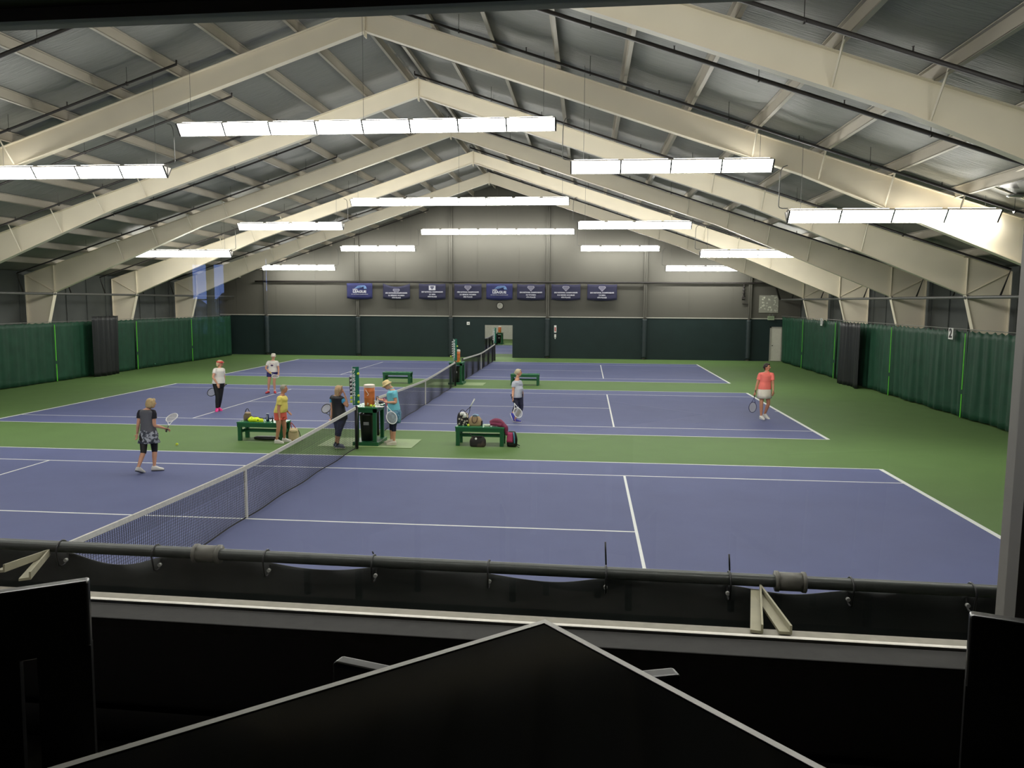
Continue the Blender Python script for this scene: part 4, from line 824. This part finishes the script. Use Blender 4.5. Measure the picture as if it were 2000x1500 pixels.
person('vest','person in black vest over blue tee, hand at the face, beside the net post',dict(grip='L',w=1.2,rk=dict(f=M_('racket_dark',(20,20,22),.4),g=black,n=(.25,-1,.1),l='dark rimmed racket held out to the left of the person in the black vest')),
  dict(n='shirt',m=M_('sky_tee',(66,156,200),.8),sl=.5,over=('vest',M_('black_vest',(16,17,24),.6,bump=.3,bscale=20))),[dict(t='pants',n='capri_leggings',m=mat2('navy_print',(28,30,62),(44,50,92),10,.5,.1,.7,'noise'),f=1.35,i=.014)],
  (M_('shoe_grey',(90,95,120),.5),M_('sole_white',(225,220,210),.6),M_('sock_dark',(30,30,35),.8)),dict(k='long',m=M_('hair_sand',(182,152,112),.65,var=.2,scale=40)),1.62)
person('hat','person in straw sun hat and turquoise polo bending over the green table',dict(grip='R',w=1.05,rk=dict(f=M_('racket_white',(225,225,225),.35),g=M_('grip_pink',(190,90,110),.6),n=(.3,-1,0),l='racket with pink grip hanging in front of the person in the straw hat')),
  dict(n='polo_shirt',m=M_('turquoise_polo',(112,192,208),.8),sl=.55,z0=.1,flare=.02,infl=.024,collar=1),[dict(t='skirt',n='skort',m=mat2('blue_print',(60,105,140),(115,160,185),13,.5,.08,.8,'noise'),L=.27,fl=-.035),dict(t='pants',n='capri_leggings',m=M_('navy_lycra',(18,22,56),.6),f=1.32,under=1)],
  (M_('shoe_cream',(222,212,196),.5),M_('sole_white',(225,220,210),.6)),dict(k='short',m=M_('hair_light',(196,170,135),.6),hat=M_('hat_straw',(222,200,146),.85,bump=.3,bscale=60),brim=.85),1.64)
person('gray','person in pale grey tee and navy leggings walking right on the middle court',dict(grip='L',w=1.12,belly=.8,rk=dict(f=M_('racket_white',(225,225,225),.35),g=black,n=(.3,-1,.2),l='white framed racket hanging low from the hand of the person in the grey tee')),
  dict(n='shirt',m=M_('grey_tee',(182,186,198),.8),sl=.55,z0=0,flare=.02),[dict(t='pants',n='leggings',m=M_('navy_leggings',(44,44,66),.65),f=1.75,i=.012)],
  (M_('shoe_blue',(70,70,170),.5),M_('sole_white',(225,220,210),.6)),dict(k='short',m=M_('hair_ash',(192,180,148),.7,var=.12,scale=30),pony=1),1.66)
person('coral','person in coral polo and white skirt walking by the right baseline of the middle court',dict(grip='L',w=1.0,skin=skin2,rk=dict(f=M_('racket_navy',(50,54,90),.4),g=black,n=(.2,-1,0),l='dark blue racket held low by the person in the coral polo')),
  dict(n='polo_shirt',m=M_('coral_polo',(242,122,110),.8),sl=.6,z0=.1,flare=.018,infl=.026,collar=1),[dict(t='skirt',n='skirt',m=M_('white_skirt',(222,214,198),.8),L=.2,fl=-.02)],
  (M_('shoe_white',(215,212,205),.5),M_('sole_grey2',(190,190,195),.6)),dict(k='short',m=M_('hair_dark',(44,32,26),.6),pony=1),1.76)
# ---------------------------------------------------------------- viewing lounge (we look out of its window)
ZF=2.41
RW=Matrix.Translation((4.93,-10.355,0))@Matrix.Rotation(-.028,4,'Z')@Matrix.Translation((-4.93,10.355,0))   # the window wall runs slightly askew
dark=mat('lounge_wall_dark',(26,24,24),.85,var=.15); darkf=mat('lounge_carpet',(118,112,106),.95,var=.2,scale=30)
frm=mat('window_frame_grey',(92,90,86),.6); hdrm=mat('header_charcoal',(30,29,29),.7,spec=.2); sillm=mat('sill_laminate',(36,35,33),.7,var=.25,scale=25,spec=.2)
def wbox(bm,*a,mi=0): box(bm,*a,M=RW,mi=mi)
XL,XR=1.4,6.875; ZS,ZH=2.78,4.535
bm=BM()
wbox(bm,-6,12,-10.36,-10.2,ZF-2.45,ZS-.03); wbox(bm,-6,12,-10.36,-10.2,ZH+.05,12)
wbox(bm,-6,XL,-10.36,-10.2,ZS-.03,ZH+.05); wbox(bm,XR+.06,12,-10.36,-10.2,ZS-.03,ZH+.05)
struct(mk('wall_front',bm,dark),'dark wall holding the viewing window')
bm=BM(); box(bm,-19.6,-5.5,-10.6,-10.45,0,12); box(bm,11.5,19.6,-10.9,-10.75,0,12); struct(mk('wall_end',bm,wallgrey),'end wall of the hall beside the lounge')
bm=BM(); wbox(bm,XL,XR+.06,-10.365,-10.18,ZH,ZH+.07); wbox(bm,-6,12,-10.42,-10.36,ZH+.02,ZH+.5); struct(mk('trim_2',bm,hdrm),'charcoal header above the viewing window')
bm=BM(); wbox(bm,XL,XR,-10.27,-10.2,ZH-.035,ZH); wbox(bm,XR-.04,XR,-10.3,-10.2,ZS,ZH); wbox(bm,XL,XL+.03,-10.3,-10.2,ZS,ZH); struct(mk('window_frame',bm,frm),'grey metal frame of the viewing window')
bm=BM(); wbox(bm,XR,XR+.3,-10.39,-10.36,ZS-.1,ZH+.1); wbox(bm,XR,XR+.012,-10.36,-10.3,ZS,ZH); struct(mk('trim_3',bm,mat('jamb_brown',(62,56,54),.6)),'dark brown jamb right of the viewing window')
bm=BM(); wbox(bm,XL,XR,-10.365,-10.255,ZS-.03,ZS); bev(struct(mk('window_sill',bm,sillm),'grey speckled inner sill'),.004)
bm=BM(); wbox(bm,XL,XR,-10.252,-10.235,ZS-.02,ZS+.006); struct(mk('sill_track',bm,mat('track_pale',(186,182,172),.5,var=.1,scale=30)),'pale metal track at the foot of the glass')
bm=BM(); wbox(bm,XL,XR,-10.233,-10.17,ZS-.06,ZS-.004); struct(mk('sill_outer',bm,mat('ledge_brown',(112,108,96),.7,var=.15,scale=30)),'dusty outer ledge')
# glass : thin pane, clear with faint mirror reflection
g=bpy.data.materials.new('window_glass'); g.use_nodes=True; nt=g.node_tree; nt.nodes.remove(nt.nodes['Principled BSDF'])
tr=nt.nodes.new('ShaderNodeBsdfTransparent'); tr.inputs[0].default_value=(.965,.97,.965,1); gl=nt.nodes.new('ShaderNodeBsdfGlossy'); gl.inputs['Roughness'].default_value=0
fr=nt.nodes.new('ShaderNodeFresnel'); fr.inputs[0].default_value=1.65; mx=nt.nodes.new('ShaderNodeMixShader')
nt.links.new(fr.outputs[0],mx.inputs[0]); nt.links.new(tr.outputs[0],mx.inputs[1]); nt.links.new(gl.outputs[0],mx.inputs[2]); nt.links.new(mx.outputs[0],nt.nodes['Material Output'].inputs[0])
bm=BM(); quad(bm,[RW@Vector(p) for p in ((XL,-10.244,ZS),(XR,-10.244,ZS),(XR,-10.244,ZH),(XL,-10.244,ZH))]); struct(mk('window_glass',bm,g),'clear pane of the viewing window with faint reflections')
bm=BM(); box(bm,-5.5,11.5,-19.2,-10.3,ZF-.1,ZF); struct(mk('floor_lounge',bm,darkf),'dark lounge floor')
bm=BM(); wbox(bm,-5.4,11.4,-10.385,-10.36,ZF,ZF+.1); struct(mk('baseboard_front',bm,black),'black baseboard under the window')
bm=BM(); box(bm,-5.5,11.5,-19.2,-10.2,5.3,5.4); struct(mk('ceiling_lounge',bm,dark),'dark lounge ceiling')
bm=BM(); box(bm,-5.6,-5.5,-19.2,-10.2,ZF-.1,5.4); struct(mk('wall_lounge_left',bm,dark)); bm=BM(); box(bm,11.5,11.6,-19.2,-10.2,ZF-.1,5.4); struct(mk('wall_lounge_right',bm,dark))
# back wall of the lounge with two tall windows (seen only as reflections)
wins=[(-.74,-.43,3.18,4.25),(-.39,-.15,3.18,4.25),(.44,.53,3.3,4.34)]
bm=BM(); yb=-19.0; xs=-5.6
for x0,x1,z0,z1 in wins:
    box(bm,xs,x0,yb-.1,yb,ZF-.1,5.4); box(bm,x0,x1,yb-.1,yb,ZF-.1,z0); box(bm,x0,x1,yb-.1,yb,z1,5.4); xs=x1
box(bm,xs,11.6,yb-.1,yb,ZF-.1,5.4); struct(mk('wall_lounge_back',bm,dark),'dark back wall of the lounge')
for i,(x0,x1,z0,z1) in enumerate(wins):
    bm=BM(); 
    for a in ((x0,x1,yb-.03,yb+.03,z1-.02,z1+.02),(x0,x1,yb-.03,yb+.03,z0-.02,z0+.02),(x0-.02,x0+.015,yb-.03,yb+.03,z0,z1),(x1-.015,x1+.02,yb-.03,yb+.03,z0,z1),(x0,x1,yb-.02,yb+.02,z0+.18,z0+.2),(x0,x1,yb-.02,yb+.02,z0+.52,z0+.54)): box(bm,*a)
    struct(mk('window_%d'%(i+2),bm,frm),'narrow daylight window in the back wall of the lounge')
bm=BM()
for k in range(24): blob(bm,(-3+k*.25,-22.5,3.0+.28*math.sin(k*2.1)),.4,.3,.55+.12*math.sin(k*3.7))
o=mk('hedge',bm,mat2('hedge_leaves',(40,46,44),(150,150,146),9,.55,.1,.9,'noise'),None,True); tag(o,'grey green hedge added outside the lounge windows to grey their reflection','hedge')  # added so the middle of the window reflection turns grey
bm=BM(); box(bm,-12,12,-40,-19.2,1.2,2.3); struct(mk('ground_outside',bm,mat('asphalt_outside',(110,110,112),.9)),'paved ground outside the lounge')
# near rail and curtain outside the window
t=thing('rail_pipe','long dark grey rail pipe just outside the viewing window','pipe')
PZ=2.735; ry=lambda x:-9.615-.0272*(x-3.656)
def rp(x,dy=0,dz=0): return Vector((x,ry(x)+dy,PZ+dz))
bm=BM(); tube(bm,[rp(0),rp(3.4),rp(6.6),rp(9.5)],.0225,12); mk('pipe',bm,mat('rail_dark',(46,50,46),.45,var=.12),t,True)
for x in (4.27,6.44):
    bm=BM(); tube(bm,[rp(x-.05),rp(x+.05)],.033,12); tube(bm,[rp(x-.052),rp(x-.04)],.037,12); tube(bm,[rp(x+.04),rp(x+.052)],.037,12); mk('coupling',bm,mat('coupling_grey',(84,82,74),.5),t,True)
TX=[2.4,2.82,3.24,3.656,4.056,4.506,4.929,5.367,5.796,6.232,6.646,7.043,7.45,7.9]
GZ=[.05]*14
t2=thing('rail_curtain','dark green curtain tied under the rail pipe outside the window','curtain')
bm=BM(); N=220; M=18; g_=[]
sags={3:.05,4:.0,5:.03,7:.035,8:.0,9:.035}
for i in range(N+1):
    x=TX[0]+(TX[-1]-TX[0])*i/N; k=max(q for q in range(len(TX)-1) if TX[q]<=x+1e-9); u=(x-TX[k])/(TX[k+1]-TX[k])
    sg=(sags.get(k,.008))*max(0,math.sin(PI*u))**1.2; row=[]
    for j in range(M+1):
        v=j/M; zz=PZ-.035-sg-2.6*v**1.3*(1)
        fold=.03*math.sin(PI*u)*(1-min(1,v*2))+(.035*math.sin(x*9+1)+.02*math.sin(x*23))*min(1,.15+v*2)
        p=rp(x); row.append(bm.verts.new((p.x,p.y+.035+fold,zz)))
    g_.append(row)
for i in range(N):
    for j in range(M): bm.faces.new((g_[i][j],g_[i+1][j],g_[i+1][j+1],g_[i][j+1]))
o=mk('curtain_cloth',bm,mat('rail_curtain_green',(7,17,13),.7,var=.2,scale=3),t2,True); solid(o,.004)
for x,tail in zip(TX,(0,0,0,0,.0,0,0.01,0,.085,.06,.0,0,0,0)):
    bm=BM(); c=rp(x); tube(bm,[c+Vector((0,.036*math.cos(q)+.004,.036*math.sin(q)-.012+(-.03 if math.sin(q)<-.5 else 0))) for q in [2*PI*i/16 for i in range(16)]],.0035,5,closed=True)
    if tail: tube(bm,[c+Vector((0,0,.03)),c+Vector((-.004,0,.03+tail))],.003,4)
    mk('zip_tie',bm,black,t2,True)
    bm=BM(); disc_cyl(bm,rp(x,.028,-.062),(0,-1,0),.007,.012,10); mk('grommet',bm,mat('grommet',(170,170,165),.4,metal=.4),t2)
brm=mat('brace_grey_wood',(118,114,92),.75,var=.15,scale=8)
for xa,e1,e2,lab in ((6.32,(6.285,-10.25,2.785),(6.205,-10.25,2.785),'grey V shaped bracket from the wall to the rail pipe, right'),(3.6,(3.81,-10.13,2.822),(3.90,-10.13,2.80),'grey V shaped bracket holding the rail pipe at the left edge'),(8.4,(8.5,-10.3,2.65),(8.3,-10.3,2.65),'grey V shaped bracket beyond the right jamb')):
    t=thing('rail_bracket',lab,'bracket',group='rail brackets')
    for e in (e1,e2):
        A=rp(xa,-.02,-.03); B=Vector(e); d=(B-A).normalized(); sd=d.cross(Vector((0,0,1))).normalized(); uu=sd.cross(d)
        bm=BM(); loft(bm,[[c+sd*(.017*a)+uu*(.004*b) for a,b in ((-1,-1),(1,-1),(1,1),(-1,1))] for c in (A,B)]); loft(bm,[[c-sd*.015+sd*(.003*a)+uu*(.012*b+.01) for a,b in ((-1,-1),(1,-1),(1,1),(-1,1))] for c in (A,B)]); mk('arm',bm,brm,t)
# ---------------------------------------------------------------- lounge table and chairs
C0=Vector((5.652,-11.194,0)); a1=math.radians(-138.6); a2=math.radians(-48.2)
d1=Vector((math.cos(a1),math.sin(a1),0)); d2=Vector((math.cos(a2),math.sin(a2),0)); TH=ZF+.78; S=.82
t=thing('lounge_table','black glossy square table with pale metal edge, its corner pointing at the window','table')
bm=BM(); ps=[C0,C0+d1*S,C0+d1*S+d2*S,C0+d2*S]; lo=[bm.verts.new(p+Vector((0,0,TH-.028))) for p in ps]; hi=[bm.verts.new(p+Vector((0,0,TH))) for p in ps]
bm.faces.new(hi); bm.faces.new(lo[::-1]); [bm.faces.new((lo[i],lo[(i+1)%4],hi[(i+1)%4],hi[i])) for i in range(4)]
mk('table_top',bm,mat('black_gloss',(5,5,4),.1,var=.25,scale=14,spec=.035),t)
bm=BM(); cen=sum(ps,Vector())/4
for i in range(4):
    A,B=ps[i],ps[(i+1)%4]; ia,ib=A+(cen-A)*.02,B+(cen-B)*.02
    oa,ob=A-(cen-A)*.006,B-(cen-B)*.006
    v=[bm.verts.new(q+Vector((0,0,z))) for z in (TH-.03,TH+.0015) for q in (oa,ob,ib,ia)]
    for f in ((0,1,2,3),(7,6,5,4),(0,4,5,1),(1,5,6,2),(2,6,7,3),(3,7,4,0)): bm.faces.new([v[q] for q in f])
mk('edge_band',bm,mat('edge_band_grey',(150,148,140),.4,metal=.1,var=.2,scale=20),t)
bm=BM(); disc_cyl(bm,cen+Vector((0,0,ZF+.02)),(0,0,1),.035,.73,14); disc_cyl(bm,cen+Vector((0,0,ZF)),(0,0,1),.26,.02,28); mk('pedestal',bm,black,t,True)
chm=mat('chair_black_lacquer',(9,9,9),.3,var=.2)
def chair(label,p,dirv,fwd):
    """p: top corner of the back, dirv along the back, fwd from back to seat"""
    t=thing('lounge_chair',label,'chair',(p[0],p[1],ZF),0,'black lounge chairs'); d=Vector(dirv).normalized(); f=Vector(fwd).normalized(); W=.42; H=.757
    def pl(bm,u0,u1,z0,z1,t0=0,t1=.028,zt=None):
        a=[(u0,z0),(u1,z0),(u1,z1),(u0,z1)]; fr_=[bm.verts.new(d*u+Vector((0,0,z))+f*(t0+(H-z)*.06)) for u,z in a]; bk=[bm.verts.new(d*u+Vector((0,0,z))+f*(t1+(H-z)*.06)) for u,z in a]
        bm.faces.new(fr_); bm.faces.new(bk[::-1]); [bm.faces.new((fr_[i],fr_[(i+1)%4],bk[(i+1)%4],bk[i])) for i in range(4)]
    bm=BM(); pl(bm,0,W,.62,H); bev(mk('back_rail',bm,chm,t),.006,3)
    for u0,u1 in ((0.0,.09),(.118,.302),(.33,W)):
        bm=BM(); pl(bm,u0,u1,.26,.63); mk('back_slat',bm,chm,t)
    bm=BM(); pl(bm,0,W,.24,.3,0,.03); mk('lower_rail',bm,chm,t)
    bm=BM(); ps_=[d*.0+f*.03,d*W+f*.03,d*(W-.01)+f*.43,d*.01+f*.43]; lo_=[bm.verts.new(q+Vector((0,0,.335))) for q in ps_]; hi_=[bm.verts.new(q+Vector((0,0,.37))) for q in ps_]
    bm.faces.new(hi_); bm.faces.new(lo_[::-1]); [bm.faces.new((lo_[i],lo_[(i+1)%4],hi_[(i+1)%4],hi_[i])) for i in range(4)]; bev(mk('seat',bm,chm,t),.01)
    for u,v in ((.02,.05),(W-.02,.05),(.02,.41),(W-.02,.41)):
        bm=BM(); c=d*u+f*v; tube(bm,[c+Vector((0,0,0)),c+Vector((0,0,.34))],.016,6); mk('leg',bm,chm,t)
    return t
chair('black slat back chair at the left edge of the view',(4.744,-11.021),(-.124,-.083,0),(.35,-.7,0))
chair('black chair at the right edge beside the window jamb',(6.402,-11.006),(.94,-.33,0),(-.3,-.8,0))
cl=Vector((5.344,-11.300,0)); chair('black chair tucked under the far left side of the pointed table',(cl.x-.0,cl.y+.0),(.95,-.28,0),(-.28,-.95,0))
chair('black chair tucked under the far right side of the pointed table',(5.851,-11.284),(-.95,-.3,0),(.3,-.95,0))
# ---------------------------------------------------------------- next hall seen through the doorway
bm=BM(); box(bm,-XW,XW,63.9,64,0,11); struct(mk('wall_next_hall',bm,mat('next_hall_cream',(205,203,190),.7)),'pale wall of the next hall')
string(-6,6,42,8.0,'nearest added unseen light string in the next hall','lights of the next hall'); string(-6,6,49,8.0,'fluorescent light string in the next hall','lights of the next hall'); string(-6,6,56,8.0,'farther added unseen light string in the next hall','lights of the next hall')  # out of view, added to brighten the hall behind the doorway
# hole in the roof lining at the right, its darkness a black panel
t=thing('torn_lining','dark opening in the roof lining at the far right with a torn shiny flap','roof opening')
def rpt(x,y,c): return (x,y,rz_(x,c))
bm=BM(); quad(bm,[rpt(14.62,6.3,.05),rpt(14.5,4.6,.05),rpt(15.6,4.6,.05),rpt(15.6,6.5,.05)]); solid(mk('opening',bm,black,t),.02)
bm=BM(); tube(bm,[rpt(14.6,6.35,.08),rpt(14.48,4.5,.08)],.02,6); tube(bm,[rpt(14.6,6.35,.08),rpt(15.6,6.55,.08)],.02,6); mk('frame_edge',bm,cream,t)
bm=BM(); blob(bm,rpt(15.3,6.35,.12),.25,.15,.05); mk('flap',bm,mat('foil',(150,150,150),.25,metal=.5),t,True)
# ---------------------------------------------------------------- details of a part hang under that part
SUB={'eye':'body','eyebrow':'body','mouth':'body','numeral':'number_panel','edge_strip':'number_panel','emblem':'cloth','lettering':('cloth','can_body'),'shirt_emblem':'shirt','shirt_lettering':'shirt','collar':'polo_shirt',
 'dark_sleeves':'shirt','knob':'door_leaf','toggle':'cover','bin_label':'bin_body','bin_liner':'bin_body','tap':'cooler_body','handle':'cooler_body','round_tag':'bag_body','flap':('bag_body','opening'),'front_pocket':'bag_body',
 'side_pocket':'bag_body','grommet':'curtain_cloth','zip_tie':'pipe','hands':'clock_face','visor':'hair','red_field':'sign_board','dark_stripe':'sign_board','cap':('can_body','bottle_body'),'nozzle':'bottle_body','digit':'card','pale_panel':'bag_body','blue_trim':'bag_body'}
base=lambda o:o.name.rsplit('.',1)[0] if o.name[-3:].isdigit() and '.' in o.name else o.name
for root in [o for o in COL.objects if o.parent is None and o.type=='EMPTY']:
    kids={}
    for c in root.children: kids.setdefault(base(c),[]).append(c)
    for nm,tg in SUB.items():
        for t_ in (tg if isinstance(tg,tuple) else (tg,)):
            if nm in kids and t_ in kids:
                for c in kids[nm]: c.parent=kids[t_][0]
                break
    for a,b in zip(kids.get('shoe',[]),kids.get('shoe_sole',[])): b.parent=a
    for a,b in zip(kids.get('lens',[]),kids.get('uplight_lens',[])): pass
